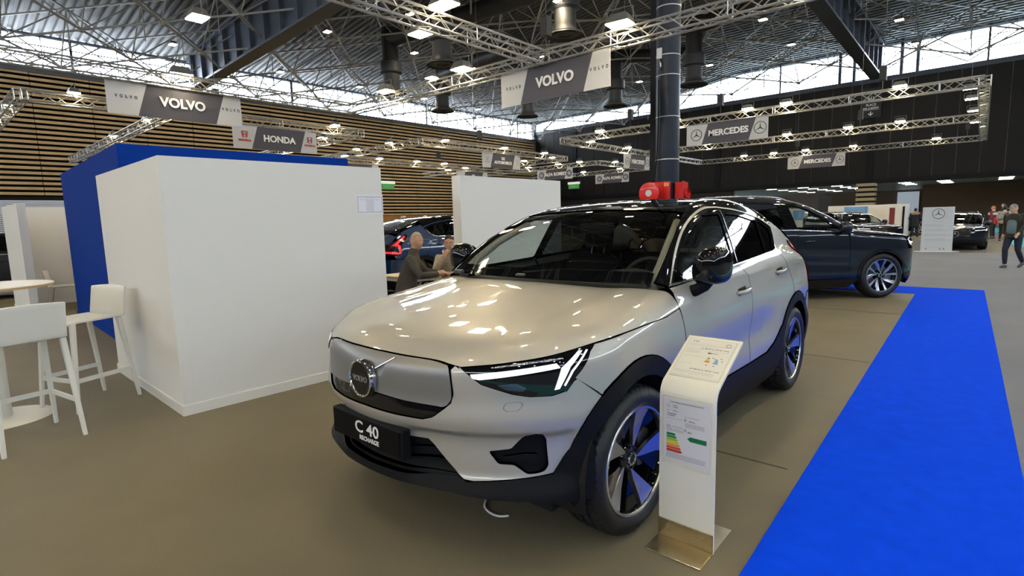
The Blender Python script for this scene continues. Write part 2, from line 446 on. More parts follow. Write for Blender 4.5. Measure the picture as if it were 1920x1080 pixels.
def wheel(name, parent, loc, R=.36, rim=.262, w=.235, blades=None, bars=None, side=1, steer=0., rot=0., cap_r=.035, barrel=None):
    """tyre mesh with rim, spokes, disc and cap as sub-parts; local y is outward"""
    hw = w/2; b = MB()
    prof = [(rim-.012, hw*.70), (rim+.004, hw*.90), (rim+.02, hw*.98), ((rim+R)/2, hw*1.04), (R-.03, hw*.97), (R-.012, hw*.86), (R-.004, hw*.72)]
    groove = []
    for c in (.45, .02, -.42): groove += [(R, hw*(c+.10)), (R-.008, hw*(c+.085)), (R-.008, hw*(c-.085)), (R, hw*(c-.10))]
    prof += groove+[(R-.004, -hw*.72), (R-.012, -hw*.86), (R-.03, -hw*.97), ((rim+R)/2, -hw*1.04), (rim, -hw*.9)]
    n = 110; P = len(prof); V = []
    for i in range(n):
        t = 2*PI*i/n
        for k, (r, h) in enumerate(prof):
            if i % 2 and 4 <= k <= P-5: r = r-.011
            V.append((r*math.cos(t), h, r*math.sin(t)))
    Fc = [(i*P+k, i*P+k+1, ((i+1) % n)*P+k+1, ((i+1) % n)*P+k) for i in range(n) for k in range(P-1)]
    t = mesh_ob(name, V, Fc, RUB, parent); shade_auto(t, 50)
    t.location = loc; t.rotation_euler = (0, 0, (0 if side > 0 else PI)+steer)
    rb = MB(); rb.lathe([(rim+.002, hw*.82), (rim-.006, hw*.90), (rim-.012, hw*.84), (rim-.02, hw*.6), (rim-.03, -hw*.2), (rim-.035, -hw*.8)], 72, 'y'); rb.build('rim', barrel or BLKG, t, auto=50)
    lp = MB(); lp.lathe([(rim+.004, hw*.86), (rim-.001, hw*.93), (rim-.010, hw*.925), (rim-.013, hw*.86)], 72, 'y'); lp.build('rim_lip', ALU, t, auto=60)
    dk = MB(); dk.lathe([(.0, 0.0), (rim*.72, 0.0), (rim*.72, -.02), (.0, -.02)], 48, 'y', c=(0, -.01, 0)); dk.build('brake_disc', DISC, t, auto=40)
    cl = MB(); cl.prism(rpoly([(rim*.42, -.09), (rim*.80, -.085), (rim*.86, 0), (rim*.80, .085), (rim*.42, .09)], .02), lambda a, c: (-a, .035, c), lambda a, c: (-a, -.04, c)); cl.build('brake_caliper', DISC, t)
    def yy(r): return hw*(.52+.34*(r/rim)**2)
    for poly, m, dy, th, nm in (bars or []):
        for k in range(5):
            a0 = rot+k*72; q = [(r*math.cos(math.radians(a0+a)), r*math.sin(math.radians(a0+a)), yy(r)+dy) for a, r in poly]
            s = MB(); nq = len(q); s.add([(x, y, z) for x, z, y in q]+[(x, y-th, z) for x, z, y in q], [tuple(range(nq)), tuple(range(2*nq-1, nq-1, -1))]+[(i, (i+1) % nq, nq+(i+1) % nq, nq+i) for i in range(nq)])
            s.build(nm, m, t)
    hb = MB(); hb.lathe([(0, yy(0)+.012), (cap_r*.9, yy(0)+.012), (cap_r, yy(0)+.006), (cap_r*1.9, yy(0)-.004), (cap_r*2.3, yy(0)-.03), (cap_r*2.3, -.02)], 40, 'y'); hb.build('hub', BLKG, t, auto=40)
    ch = MB(); ch.lathe([(cap_r*.95, yy(0)+.012), (cap_r*.9, yy(0)+.017), (cap_r*.72, yy(0)+.017), (cap_r*.68, yy(0)+.012)], 32, 'y'); ch.build('cap_ring', CHR, t, auto=60)
    for k in range(5):
        a = math.radians(rot+36+k*72); c = (math.cos(a)*cap_r*1.65, 0, math.sin(a)*cap_r*1.65)
        MB().lathe([(0, yy(0)+.008), (.008, yy(0)+.008), (.0095, yy(0)+.002), (.0095, yy(0)-.02)], 10, 'y', c=c).build('lug_bolt', BLKM, t)
    return t
C40_SPOKES = [
    ([(-9, .05), (-12, .10), (-6, .20), (-4, .252), (22, .252), (19, .19), (10, .12), (7, .05)], BLKG, -.016, .035, 'spoke'),
    ([(-9, .062), (-27, .150), (-31, .246), (-18, .250), (-5, .248), (-6, .20), (-3, .12), (0, .062)], ALU, 0.0, .02, 'spoke_blade')]

def c40(paint_m, label, cat, plate=True, steer=0.):
    cs = CarSurf(C40)
    car = empty('car', label, cat)
    Fu, Fg, Fb = cs.Fu, cs.Fg, cs.Fb
    S = PS(1); PF = PR((0, 0, .62)); PB = PR((-2.75, 0, .72), back=True)
    satin = mat('satin_silver', (.25, .245, .24), .38, metal=.6)
    p = paint_m
    A = dict(parent=car)
    ff = lambda pts: PF.uv(pts)
    CF, CRr = (0, .36), (-2.702, .36)
    # --- hood, wrapping over the wings
    side = [(.735, .50, .916), (.645, .643, .934), (.50, .783, .958), (.30, .872, .988), (.11, .90, .998), (-.10, .908, 1.005), (-.29, .912, 1.010), (-.457, .905, 1.028)]
    side = smooth_curve(side, 4)
    rear = [(-.455, .872, 1.09), (-.445, .85, 1.125), (-.40, .78, 1.135), (-.335, .55, 1.14), (-.30, .3, 1.142), (-.285, 0, 1.145)]
    rear = smooth_curve(rear, 4)
    front = smooth_curve([(.838, 0, .949), (.822, .2, .946), (.775, .38, .938), (.755, .45, .926)], 4)
    half = front+side+rear
    PH = PR((-.85, 0, .45))
    uv = [tuple(v) for v in PH.uv(half)]
    mir = [(-a, b) for a, b in uv[::-1]]
    panel('hood', cs, Fb, PH, uv+mir[1:-1], p, car, .028)
    # --- closed grille panel
    g = [(.835, 0, .941), (.82, .2, .938), (.78, .36, .932), (.765, .425, .922), (.757, .449, .905), (.762, .468, .80), (.772, .458, .763), (.787, .436, .747), (.80, .40, .748), (.845, .247, .753), (.865, .09, .761), (.868, 0, .762)]
    uv = [tuple(v) for v in ff(smooth_curve(g, 3))]
    gp = panel('grille_panel', cs, Fb, PF, uv+[(-a, b) for a, b in uv[::-1]][1:-1], satin, car, .03, off=.002)
    # --- gloss black strip below it
    st = [(.868, 0, .757), (.845, .247, .748), (.80, .40, .742), (.79, .44, .738), (.814, .392, .702), (.829, .347, .689), (.862, .209, .688), (.875, 0, .693)]
    uv = [tuple(v) for v in ff(st)]
    panel('grille_strip', cs, Fb, PF, uv+[(-a, b) for a, b in uv[::-1]][1:-1], BLKG, car, .03, off=-.006)
    # --- bumper skin
    lampb = [(.742, .50, .905), (.722, .538, .872), (.70, .579, .838), (.630, .687, .799), (.585, .739, .787), (.515, .80, .785), (.465, .835, .799), (.43, .855, .845)]
    bp = [(.875, 0, .687), (.862, .209, .683), (.829, .350, .684), (.812, .398, .699), (.782, .445, .740), (.768, .468, .763), (.757, .476, .80), (.75, .458, .90), (.745, .475, .918)] + lampb + \
         [(.415, .857, .85), (.305, .905, .757), (.33, .90, .715), (.36, .885, .64), (.40, .88, .55), (.50, .90, .455), (.56, .88, .428), (.65, .80, .416), (.785, .58, .401), (.795, .53, .407), (.80, .50, .425), (.809, .335, .575), (.845, .2, .592), (.86, 0, .598)]
    fog = [(.69, .60, .547), (.634, .678, .560), (.594, .733, .632), (.574, .756, .640), (.550, .775, .634), (.530, .790, .600), (.545, .825, .475), (.575, .838, .445), (.60, .81, .436), (.631, .775, .436), (.634, .693, .488), (.67, .634, .492), (.69, .605, .535)]
    uv = [tuple(v) for v in ff(bp)]; fuv = rpoly([tuple(v) for v in ff(fog)], .01, 2)
    holes = [fuv, [(-a, b) for a, b in fuv]]
    panel('front_bumper', cs, Fb, PF, uv+[(-a, b) for a, b in uv[::-1]][1:-1], p, car, .018, holes)
    for sg in (1, -1):
        fv = [(a*sg, b) for a, b in fuv]
        fg_ = panel('fog_recess', cs, Fb, PF, [(a*1.0, b) for a, b in fv], BLKM, car, .03, off=-.03, skirt=0)
        q = [(.664, .645, .52), (.60, .72, .535), (.56, .765, .53), (.56, .775, .505), (.61, .72, .50)]
        wv = rpoly([(a*sg, b) for a, b in [tuple(v) for v in ff(q)]], .01)
        panel('fog_wing', cs, Fb, PF, wv, BLKM, car, .03, off=-.008, skirt=.02)
        # sensor and towing cover
        c = np.array(ff([(.433, .861, .536)])[0])*[sg, 1]
        panel('parking_sensor', cs, Fb, PF, [(c[0]+.014*math.cos(t), c[1]+.017*math.sin(t)) for t in np.linspace(0, 2*PI, 17)[:-1]], p, car, .02, off=.002, skirt=.004)
    wv = ff([(.655, .668, .773), (.614, .712, .777), (.605, .722, .765), (.622, .710, .741), (.655, .672, .738), (.663, .660, .75)])
    wv = rpoly([tuple(v) for v in wv], .012)
    ring = [(a, b) for a, b in wv]; cw = np.mean(ring, 0); inner = [tuple(cw+(np.array(v)-cw)*.95) for v in ring]
    panel('washer_cover_gap', cs, Fb, PF, ring, GAP, car, .02, [inner], off=.0006, skirt=0)
    # --- lower intake, slats and lip
    ik = [(.86, 0, .606), (.845, .2, .60), (.809, .34, .584), (.80, .505, .43), (.79, .535, .405), (.86, .3, .392), (.885, 0, .39)]
    uv = [tuple(v) for v in ff(ik)]
    panel('lower_intake', cs, Fb, PF, uv+[(-a, b) for a, b in uv[::-1]][1:-1], GAP, car, .04, off=-.05, skirt=0)
    for z in (.425, .475, .525, .565):
        yw = .50-(z-.43)*1.05
        sl = [(.0, z-.006), (yw, z-.006), (yw, z+.006), (0, z+.006)]
        pts = [(.86, a, b) for a, b in sl]
        uv2 = [tuple(v) for v in ff([(float(cs.x0(b)-.42*a*a), a, b) for a, b in sl])]
        panel('intake_slat', cs, Fb, PF, uv2+[(-a, b) for a, b in uv2[::-1]], BLKM, car, .05, off=-.02, skirt=.03)
    lip = [(.885, 0, .407), (.86, .3, .409), (.80, .50, .418), (.785, .545, .398), (.65, .80, .412), (.56, .88, .424), (.50, .905, .45), (.40, .885, .545), (.36, .89, .64), (.33, .90, .30), (.56, .85, .33), (.70, .66, .352), (.82, .45, .365), (.875, .2, .372), (.89, 0, .374)]
    uv = [tuple(v) for v in ff(lip)]
    panel('front_lip', cs, Fb, PF, uv+[(-a, b) for a, b in uv[::-1]][1:-1], BLKM, car, .025, off=.006, skirt=.05)
    # --- headlamps
    hl = [(.737, .505, .910), (.645, .643, .928), (.50, .781, .951), (.303, .868, .981), (.335, .876, .951), (.39, .868, .885), (.425, .853, .849), (.462, .835, .806), (.513, .803, .791), (.585, .742, .793), (.633, .688, .805), (.704, .580, .844), (.728, .535, .880)]
    drl1 = [(.725, .543, .888), (.70, .585, .893), (.49, .808, .925), (.478, .817, .905), (.705, .575, .866), (.722, .548, .872)]
    drl2 = [(.386, .845, .963), (.370, .855, .962), (.440, .840, .905), (.488, .819, .820), (.506, .807, .817), (.474, .821, .905)]
    drl3 = [(.352, .862, .964), (.345, .866, .962), (.43, .847, .885), (.466, .832, .828), (.471, .829, .832), (.437, .843, .888)]
    huv = smooth_curve([tuple(v) for v in ff(hl)], 3, True)
    for sg in (1, -1):
        h = panel('headlamp', cs, Fb, PF, [(a*sg, b) for a, b in huv], BLKG, car, .02, off=-.002, skirt=.03)
        for d_ in (drl1, drl2, drl3):
            uv = [(a*sg, b) for a, b in [tuple(v) for v in ff(d_)]]
            l = panel('running_light', cs, Fb, PF, uv, LAMPW, car, .015, off=.0035, skirt=.008); l.parent = h
        k = [(.66, .63, .845), (.61, .69, .85), (.585, .725, .83), (.60, .715, .815), (.645, .66, .825)]
        l = panel('lamp_projector', cs, Fb, PF, rpoly([(a*sg, b) for a, b in [tuple(v) for v in ff(k)]], .01), mat('lamp_optics', (.10, .12, .16), .1, metal=.8), car, .02, off=.0015, skirt=.004); l.parent = h
        k = [(.46, .825, .94), (.57, .72, .925), (.66, .62, .912), (.66, .62, .918), (.57, .72, .934), (.46, .825, .948)]
        l = panel('lamp_reflector', cs, Fb, PF, [(a*sg, b) for a, b in [tuple(v) for v in ff(k)]], mat('lamp_chrome', (.35, .36, .38), .15, metal=1, bump=(90, 1.)), car, .015, off=.001, skirt=.003); l.parent = h
        # bright shoulder under the lamp
        e = [(.745, .497, .918)]+lampb[:-1]
        e2 = [tuple(np.array(v)+np.array([0, 0, .008 if i else .0])) for i, v in enumerate(e)]
        uv = [(a*sg, b) for a, b in [tuple(v) for v in ff(e)]]; uv2 = [(a*sg, b) for a, b in [tuple(v) for v in ff(e2)]]
        panel('lamp_surround', cs, Fb, PF, uv+uv2[::-1], p, car, .02, off=.004, skirt=.01)
    # --- wings
    fnd = [(.298, .976), (.11, .990), (-.10, .998), (-.29, 1.003), (-.454, 1.022), (-.475, .96), (-.494, .89), (-.499, .75), (-.494, .62)]+arc(CF, .508, 163, 55, 16)[1:]+[(.301, .763), (.424, .857), (.392, .887), (.335, .952)]
    panel('front_wing', cs, Fb, S, fnd, p, car, .022, both=True)
    # --- doors
    fd = [(-.458, 1.128), (-.462, 1.034), (-.482, .96), (-.501, .89), (-.506, .75), (-.500, .62), (-.487, .50), (-.9, .502), (-1.577, .490), (-1.603, .75), (-1.598, 1.0), (-1.555, 1.09), (-1.452, 1.168), (-1.0, 1.153), (-.735, 1.143)]
    rd = [(-1.459, 1.169), (-1.562, 1.09), (-1.604, 1.0), (-1.609, .75), (-1.583, .490), (-1.93, .492), (-2.09, .535), (-2.2, .59), (-2.262, .635)]+arc(CRr, .497, 146, 102, 8)[0:0]+[(-2.702+.497*math.cos(math.radians(a)), .36+.497*math.sin(math.radians(a))) for a in np.linspace(34, 78, 9)]+[(-2.607, .905), (-2.51, 1.05), (-2.44, 1.147), (-2.352, 1.205), (-2.1, 1.198), (-1.8, 1.187)]
    panel('front_door', cs, Fu, S, fd, p, car, .025, both=True)
    panel('rear_door', cs, Fu, S, rd, p, car, .025, both=True)
    qp = [(-2.358, 1.208), (-2.446, 1.150), (-2.517, 1.052), (-2.614, .905)]+[(-2.702+.497*math.cos(math.radians(a)), .36+.497*math.sin(math.radians(a))) for a in np.linspace(79, 132, 9)]+[(-3.10, .80), (-3.28, .82), (-3.33, .92), (-3.28, 1.06), (-3.18, 1.17), (-3.2, 1.235), (-3.05, 1.315), (-2.8, 1.405), (-2.62, 1.44), (-2.585, 1.40), (-2.52, 1.305), (-2.39, 1.215)]
    panel('quarter_panel', cs, Fu, S, qp, p, car, .025, both=True)
    fl = [(-2.72, 1.075), (-2.90, 1.07), (-2.93, .92), (-2.76, .90)]
    ring = rpoly(fl, .03); cw = np.mean(ring, 0); inner = [tuple(cw+(np.array(v)-cw)*.975) for v in ring]
    panel('charge_flap_gap', cs, Fu, S, ring, GAP, car, .03, [inner], off=.0006, skirt=0)
    # --- cladding
    f0 = arc(CF, .512, 195, 150, 5)
    fc = [(-.495, .24), (-.60, .24), (-1.9, .235), (-2.25, .245), (-2.29, .36)]+[(-2.702+.41*math.cos(math.radians(a)), .36+.41*math.sin(math.radians(a))) for a in np.linspace(5, 175, 26)]+[(-3.12, .30), (-3.24, .34), (-3.24, .55)]+[(-2.702+.489*math.cos(math.radians(a)), .36+.489*math.sin(math.radians(a))) for a in np.linspace(140, 34, 20)]+[(-2.258, .628), (-2.2, .581), (-2.09, .527), (-1.93, .484), (-.9, .494), (-.492, .492)]+arc(CF, .502, 164, 40, 22)+[(.41, .64), (.435, .55), (.50, .44), (.44, .30), (.415, .33)]+arc(CF, .412, 2, 180, 26)+[(-.42, .28)]
    panel('wheel_arch_cladding', cs, Fb, S, fc, BLKM, car, .022, off=.008, skirt=.03, both=True)
    # --- rear bumper and tail lamps
    rb = [(-3.50, 0, .80), (-3.48, .4, .80), (-3.34, .80, .80), (-3.12, .905, .79), (-3.05, .90, .70), (-3.2, .90, .55), (-3.4, .78, .50), (-3.54, .4, .48), (-3.56, 0, .48)]
    bu = lambda pts: PB.uv(pts)
    uv = [tuple(v) for v in bu(rb)]
    panel('rear_bumper', cs, Fb, PB, uv+[(-a, b) for a, b in uv[::-1]][1:-1], p, car, .035)
    rl = [(-3.56, 0, .475), (-3.54, .4, .475), (-3.4, .78, .495), (-3.2, .90, .545), (-3.15, .9, .30), (-3.4, .72, .27), (-3.5, 0, .27)]
    uv = [tuple(v) for v in bu(rl)]
    panel('rear_valance', cs, Fb, PB, uv+[(-a, b) for a, b in uv[::-1]][1:-1], BLKM, car, .04, skirt=.03)
    tg = [(-3.25, 0, 1.24), (-3.22, .5, 1.22), (-3.17, .70, 1.19), (-3.30, .66, 1.0), (-3.42, .60, .83), (-3.5, 0, .81)]
    uv = [tuple(v) for v in bu(tg)]
    panel('tailgate', cs, Fu, PB, uv+[(-a, b) for a, b in uv[::-1]][1:-1], p, car, .035)
    tl = [(-3.0, .80, 1.30), (-3.16, .76, 1.16), (-3.26, .62, 1.03), (-3.40, .45, .95), (-3.44, .42, .88), (-3.36, .66, .88), (-3.22, .82, .86), (-3.16, .87, .90), (-3.17, .865, 1.02), (-3.12, .86, 1.10), (-2.97, .83, 1.27)]
    uv = [tuple(v) for v in bu(tl)]
    t1 = [(-3.06, .80, 1.26), (-3.16, .77, 1.14), (-3.22, .74, 1.06), (-3.25, .70, 1.03), (-3.19, .82, 1.03), (-3.19, .84, .92), (-3.24, .78, .92), (-3.38, .55, .93), (-3.38, .55, .90), (-3.22, .82, .89), (-3.165, .86, .91), (-3.17, .86, 1.05), (-3.19, .80, 1.07), (-3.12, .81, 1.14), (-3.03, .82, 1.25)]
    uv1 = [tuple(v) for v in bu(t1)]
    for sg in (1, -1):
        t_ = panel('tail_lamp', cs, Fu, PB, [(a*sg, b) for a, b in uv], REDD, car, .025, off=.006, skirt=.02)
        l = panel('tail_light_strip', cs, Fu, PB, [(a*sg, b) for a, b in uv1], REDL, car, .02, off=.010, skirt=.006); l.parent = t_
    # --- windows on the side
    w1 = rpoly([(-.505, 1.155), (-.685, 1.280), (-.885, 1.390), (-1.10, 1.470), (-1.335, 1.522), (-1.525, 1.530), (-1.425, 1.186), (-1.0, 1.17)], .02)
    w2 = rpoly([(-1.625, 1.518), (-1.87, 1.503), (-2.215, 1.455), (-2.125, 1.213), (-1.515, 1.192)], .02)
    w3 = rpoly([(-2.265, 1.447), (-2.49, 1.378), (-2.45, 1.318), (-2.335, 1.228), (-2.175, 1.218)], .015)
    panel('front_door_glass', cs, Fg, S, w1, GLS, car, .05, off=-.008, skirt=0, both=True)
    panel('rear_door_glass', cs, Fg, S, w2, GLD, car, .05, off=-.008, skirt=0, both=True)
    panel('quarter_glass', cs, Fg, S, w3, GLD, car, .05, off=-.008, skirt=0, both=True)
    edge_o = smooth_curve([(-.464, 1.135), (-.659, 1.293), (-.867, 1.4125), (-1.091, 1.497), (-1.332, 1.551), (-1.52, 1.560), (-1.65, 1.554), (-1.89, 1.537), (-2.276, 1.486), (-2.59, 1.404)], 4)
    edge_i = smooth_curve([(-.475, 1.135), (-.668, 1.285), (-.874, 1.403), (-1.096, 1.487), (-1.334, 1.540), (-1.52, 1.549), (-1.65, 1.543), (-1.89, 1.525), (-2.27, 1.474), (-2.57, 1.392)], 4)
    sur = edge_i+[(-2.52, 1.33), (-2.40, 1.228), (-2.345, 1.214), (-2.1, 1.204), (-1.49, 1.179), (-.735, 1.150)]
    panel('window_surround', cs, Fg, S, sur, BLKG, car, .03, [w1, w2, w3], off=-.001, skirt=.012, both=True)
    panel('door_frame', cs, Fg, S, edge_o+edge_i[::-1], p, car, .02, off=.004, skirt=.012, both=True)
    bl = smooth_curve([(-.47, 1.141), (-.735, 1.150), (-1.49, 1.178), (-2.1, 1.203), (-2.34, 1.213), (-2.43, 1.245), (-2.53, 1.34)], 5)
    ribbon('belt_moulding', cs, Fu, S, bl, .010, mat('satin_trim', (.55, .56, .58), .25, metal=.9), car, .005, .006, both=True)
    for x0 in (-1.535, ):
        ribbon('door_pillar_edge', cs, Fg, S, [(-1.575, 1.535), (-1.53, 1.38), (-1.475, 1.19)], .008, mat('satin_trim', (.55, .56, .58), .25, metal=.9), car, .003, .006, both=True)
    # --- windscreen, roof, pillars, rear window (laid out from above / about a point in the cabin)
    T = PT()
    wsl = [(-.295-.17*y*y, y) for y in np.linspace(0, .775, 9)]
    wst = [(-1.052-.03*y*y, y) for y in np.linspace(.64, 0, 7)]
    half = wsl+[(-.537, .764), (-.70, .737), (-.903, .688)]+wst
    ws = half+[(a, -b) for a, b in half[::-1]][1:-1]
    panel('windscreen', cs, Fg, T, ws, GLS, car, .05, off=-.006, skirt=0)
    fo = [(-.285-.17*y*y, y) for y in np.linspace(-.775, .775, 19)]; fi_ = [(-.365-.17*y*y, y) for y in np.linspace(.76, -.76, 19)]
    panel('windscreen_frit', cs, Fg, T, fo+fi_, BLKG, car, .03, off=-.009, skirt=0)
    PC = PR((-1.35, 0, .9))
    ap = [(-.472, .87, 1.13), (-.668, .815, 1.29), (-.874, .76, 1.408), (-1.096, .715, 1.492), (-1.33, .69, 1.546), (-1.30, .58, 1.59), (-1.06, .655, 1.52), (-.90, .70, 1.457), (-.70, .75, 1.356), (-.537, .777, 1.257), (-.405, .79, 1.165)]
    uv = [tuple(v) for v in PC.uv(ap)]
    for sg in (1, -1):
        panel('windscreen_pillar', cs, Fg, PC, [(a*sg, b) for a, b in uv], BLKG, car, .03, off=.001, skirt=.015)
    rf_e = [(-1.30, .70), (-1.48, .705), (-1.88, .715), (-2.25, .735), (-2.58, .735), (-2.62, .62), (-2.60, 0)]
    rf_f = [(-1.058, 0), (-1.06, .2), (-1.07, .60), (-1.12, .665)]
    hf = rf_f+rf_e
    panel('roof', cs, Fg, T, hf+[(a, -b) for a, b in hf[::-1]][1:-1], BLKG, car, .035, skirt=.02)
    bk = [(-2.61, 0), (-2.63, .62), (-2.75, .70), (-3.05, .66), (-3.12, .5), (-3.15, 0)]
    panel('rear_window', cs, Fg, T, bk+[(a, -b) for a, b in bk[::-1]][1:-1], mat('rear_glass_black', (.01, .01, .012), .04, coat=1), car, .04, skirt=.015)
    sp = [(-3.155, 0), (-3.125, .5), (-3.055, .665), (-3.08, .74), (-3.22, .70), (-3.30, .4), (-3.32, 0)]
    panel('roof_spoiler', cs, Fg, T, sp+[(a, -b) for a, b in sp[::-1]][1:-1], BLKG, car, .04, off=.012, skirt=.04)
    # --- dark inner shell behind all gaps
    fs = [(.42, .38), (.42, 1.02), (-.35, 1.06), (-.45, 1.1), (-2.4, 1.15), (-3.0, 1.2), (-3.2, 1.1), (-3.3, .8), (-3.2, .3)]+[(-2.702+.42*math.cos(math.radians(a)), .36+.42*math.sin(math.radians(a))) for a in np.linspace(188, -8, 20)]+[(-2.2, .24), (-.5, .24)]+arc(CF, .42, 188, 10, 18)
    panel('inner_shell', cs, Fb, S, fs, GAP, car, .05, off=-.028, skirt=0, both=True)
    fi = [(.80, 0, .975), (.70, .45, .95), (.5, .76, .965), (.30, .86, 1.0), (.38, .86, .8), (.42, .86, .6), (.42, .87, .38), (.7, .6, .36), (.87, 0, .36)]
    uv = [tuple(v) for v in ff(fi)]
    panel('inner_nose', cs, Fb, PF, uv+[(-a, b) for a, b in uv[::-1]][1:-1], GAP, car, .05, off=-.07, skirt=0)
    un = MB(); un.box(-3.25, .40, -.70, .70, .20, .30); un.build('underbody', GAP, car)
    for c in (0, -2.702):
        for sg in (1, -1):
            a = MB(); V = []; n = 20
            for i in range(n+1):
                t = math.radians(-15+210*i/n)
                for yy_ in (.895, .60): V.append((c+.425*math.cos(t), sg*yy_, .36+.425*math.sin(t)))
            a.add(V, [(2*i, 2*i+1, 2*i+3, 2*i+2) for i in range(n)]+[tuple(2*i+1 for i in range(n+1))]); a.build('wheel_liner', GAP, car)
    cw_ = [(-.40-.24*y*y, y) for y in np.linspace(-.74, .74, 15)]; ci = [(-.30-.24*y*y, y) for y in np.linspace(.74, -.74, 15)]
    co = MB()
    V = []
    for y in np.linspace(-.74, .74, 15): V += [(-.25-.17*y*y, y, 1.118-.05*y*y), (-.45-.17*y*y, y, 1.13-.05*y*y)]
    co.add(V, [(2*i, 2*i+1, 2*i+3, 2*i+2) for i in range(14)]); co.build('cowl', BLKM, car)
    # --- mirrors
    for sg in (1, -1):
        mb = MB(); rows = []
        secs = [(.875, -.70, 1.20, .03, .03), (.89, -.70, 1.205, .06, .07), (.92, -.70, 1.222, .085, .095), (.96, -.70, 1.232, .10, .105), (1.01, -.705, 1.235, .105, .105), (1.045, -.715, 1.232, .095, .095), (1.062, -.725, 1.228, .06, .06), (1.068, -.73, 1.228, .02, .02)]
        V = []; n = 20
        for (y, x, z, rx, rz) in secs:
            for k in range(n):
                t = 2*PI*k/n; c_, s_ = math.cos(t), math.sin(t)
                V.append((x-.02+rx*1.12*math.copysign(abs(c_)**.75, c_)*(1.1 if c_ > 0 else .75), sg*y, z+rz*math.copysign(abs(s_)**.7, s_)))
        Fm = [(i*n+k, i*n+(k+1) % n, (i+1)*n+(k+1) % n, (i+1)*n+k) for i in range(len(secs)-1) for k in range(n)]+[tuple(range(n)), tuple((len(secs)-1)*n+k for k in range(n))]
        mb.add(V, Fm); mo = mb.build('mirror_housing', BLKG, car, smooth=True)
        ss = mo.modifiers.new('s', 'SUBSURF'); ss.levels = 1; ss.render_levels = 2
        ar = MB(); ar.path([(-.67, sg*.86, 1.085), (-.68, sg*.90, 1.095), (-.69, sg*.94, 1.12), (-.70, sg*.96, 1.17)], .03, 10, rs=[.038, .034, .036, .05]); a = ar.build('mirror_arm', BLKM, car, auto=50)
        gl = MB(); gl.lathe([(0, 0), (.085, 0)], 24, 'x', c=(-.785, sg*.97, 1.232)); g_ = gl.build('mirror_glass', mat('mirror_silver', (.8, .8, .8), .02, metal=1), car)
    # --- handles
    for (x, z) in ((-1.42, 1.005), (-2.27, 1.062)):
        for sg in (1, -1):
            P, _ = cs.shoot(Fu, np.array([[x, 1.6*sg, z]]), np.array([[0., -sg, 0.]]), 0, 1.5); y = P[0, 1]
            hb = MB(); V = []
            prof = [(-.115, .004, .008), (-.105, .018, .013), (-.06, .034, .016), (0, .038, .017), (.06, .034, .016), (.095, .018, .014), (.108, .003, .008)]
            n = 10
            for (dx, dy, rz) in prof:
                for k in range(n):
                    t = 2*PI*k/n; V.append((x+dx, y+sg*(dy+.009*math.cos(t)), z+rz*math.sin(t)+dx*-.03))
            hb.add(V, [(i*n+k, i*n+(k+1) % n, (i+1)*n+(k+1) % n, (i+1)*n+k) for i in range(len(prof)-1) for k in range(n)]+[tuple(range(n)), tuple((len(prof)-1)*n+k for k in range(n))])
            hb.build('door_handle', p, car, smooth=True)
            cup = rpoly([(x+.085, z+.02), (x-.075, z+.028), (x-.08, z-.018), (x+.08, z-.028)], .022)
            panel('handle_recess', cs, Fu, PS(sg), cup, BLKG, car, .03, off=.0015, skirt=0)
    # --- wipers
    w = MB(); w.path([(-.33, -.05, 1.185), (-.38, .2, 1.205), (-.43, .45, 1.205), (-.48, .66, 1.195)], .008, 6)
    w.build('wiper', BLKM, car); w = MB(); w.path([(-.37, -.62, 1.16), (-.37, -.40, 1.19), (-.37, -.12, 1.20)], .008, 6); w.build('wiper', BLKM, car)
    for y in (-.05, -.62):
        n_ = MB(); n_.box(-.345, -.305, y-.05, y+.03, 1.15, 1.178); bevel(n_.build('wiper_arm_base', mat('wiper_grey', (.05, .05, .05), .4), car), .01)
    # --- cabin
    for y in (.37, -.37):
        s_ = MB(); s_.box(-1.55, -1.02, y-.25, y+.25, .55, .70); st_ = bevel(s_.build('seat_cushion', FAB, car), .06, 3)
        R = Matrix.Rotation(math.radians(-16), 3, 'Y')
        s_ = MB(); s_.box(-1.62, -1.48, y-.24, y+.24, .62, 1.22, R); bevel(s_.build('seat_back', FAB, car), .06, 3)
        s_ = MB(); s_.box(-1.76, -1.66, y-.13, y+.13, 1.26, 1.44, R); hr = bevel(s_.build('headrest', FAB, car), .04, 3)
        [MB().tube((-1.68, y+d_, 1.18), (-1.71, y+d_, 1.30), .006).build('headrest_post', CHR, car) for d_ in (-.06, .06)]
    s_ = MB(); s_.box(-2.50, -2.36, -.62, .62, .62, 1.18, R); bevel(s_.build('rear_bench', FAB, car), .06, 3)
    d_ = MB(); V = []
    for y in np.linspace(-.74, .74, 13): V += [(-.37-.17*y*y, y, 1.105), (-.62, y, 1.105), (-.75, y, 1.10), (-.92, y, 1.06), (-.98, y, .95), (-.95, y, .80)]
    d_.add(V, [(6*i+k, 6*i+k+1, 6*i+k+7, 6*i+k+6) for i in range(12) for k in range(5)]); d_.build('dashboard', mat('dash_grey', (.035, .037, .036), .55), car, smooth=True)
    b_ = MB(); V = []
    for y in np.linspace(.14, .60, 11):
        h = 1.10+.075*math.sin(PI*(y-.14)/.46)**.7; V += [(-.80, y, 1.095), (-.86, y, h), (-.98, y, h-.005)]
    b_.add(V, [(3*i+k, 3*i+k+1, 3*i+k+4, 3*i+k+3) for i in range(10) for k in range(2)]); b_.build('instrument_hood', mat('dash_grey', (.035, .037, .036), .55), car, smooth=True)
    wl_ = MB(); R2 = Matrix.Rotation(math.radians(-22), 3, 'Y')
    pts = [Vector((-1.12, .37, 1.05))+R2 @ Vector((0, .185*math.cos(t), .185*math.sin(t))) for t in np.linspace(0, 2*PI, 33)[:-1]]
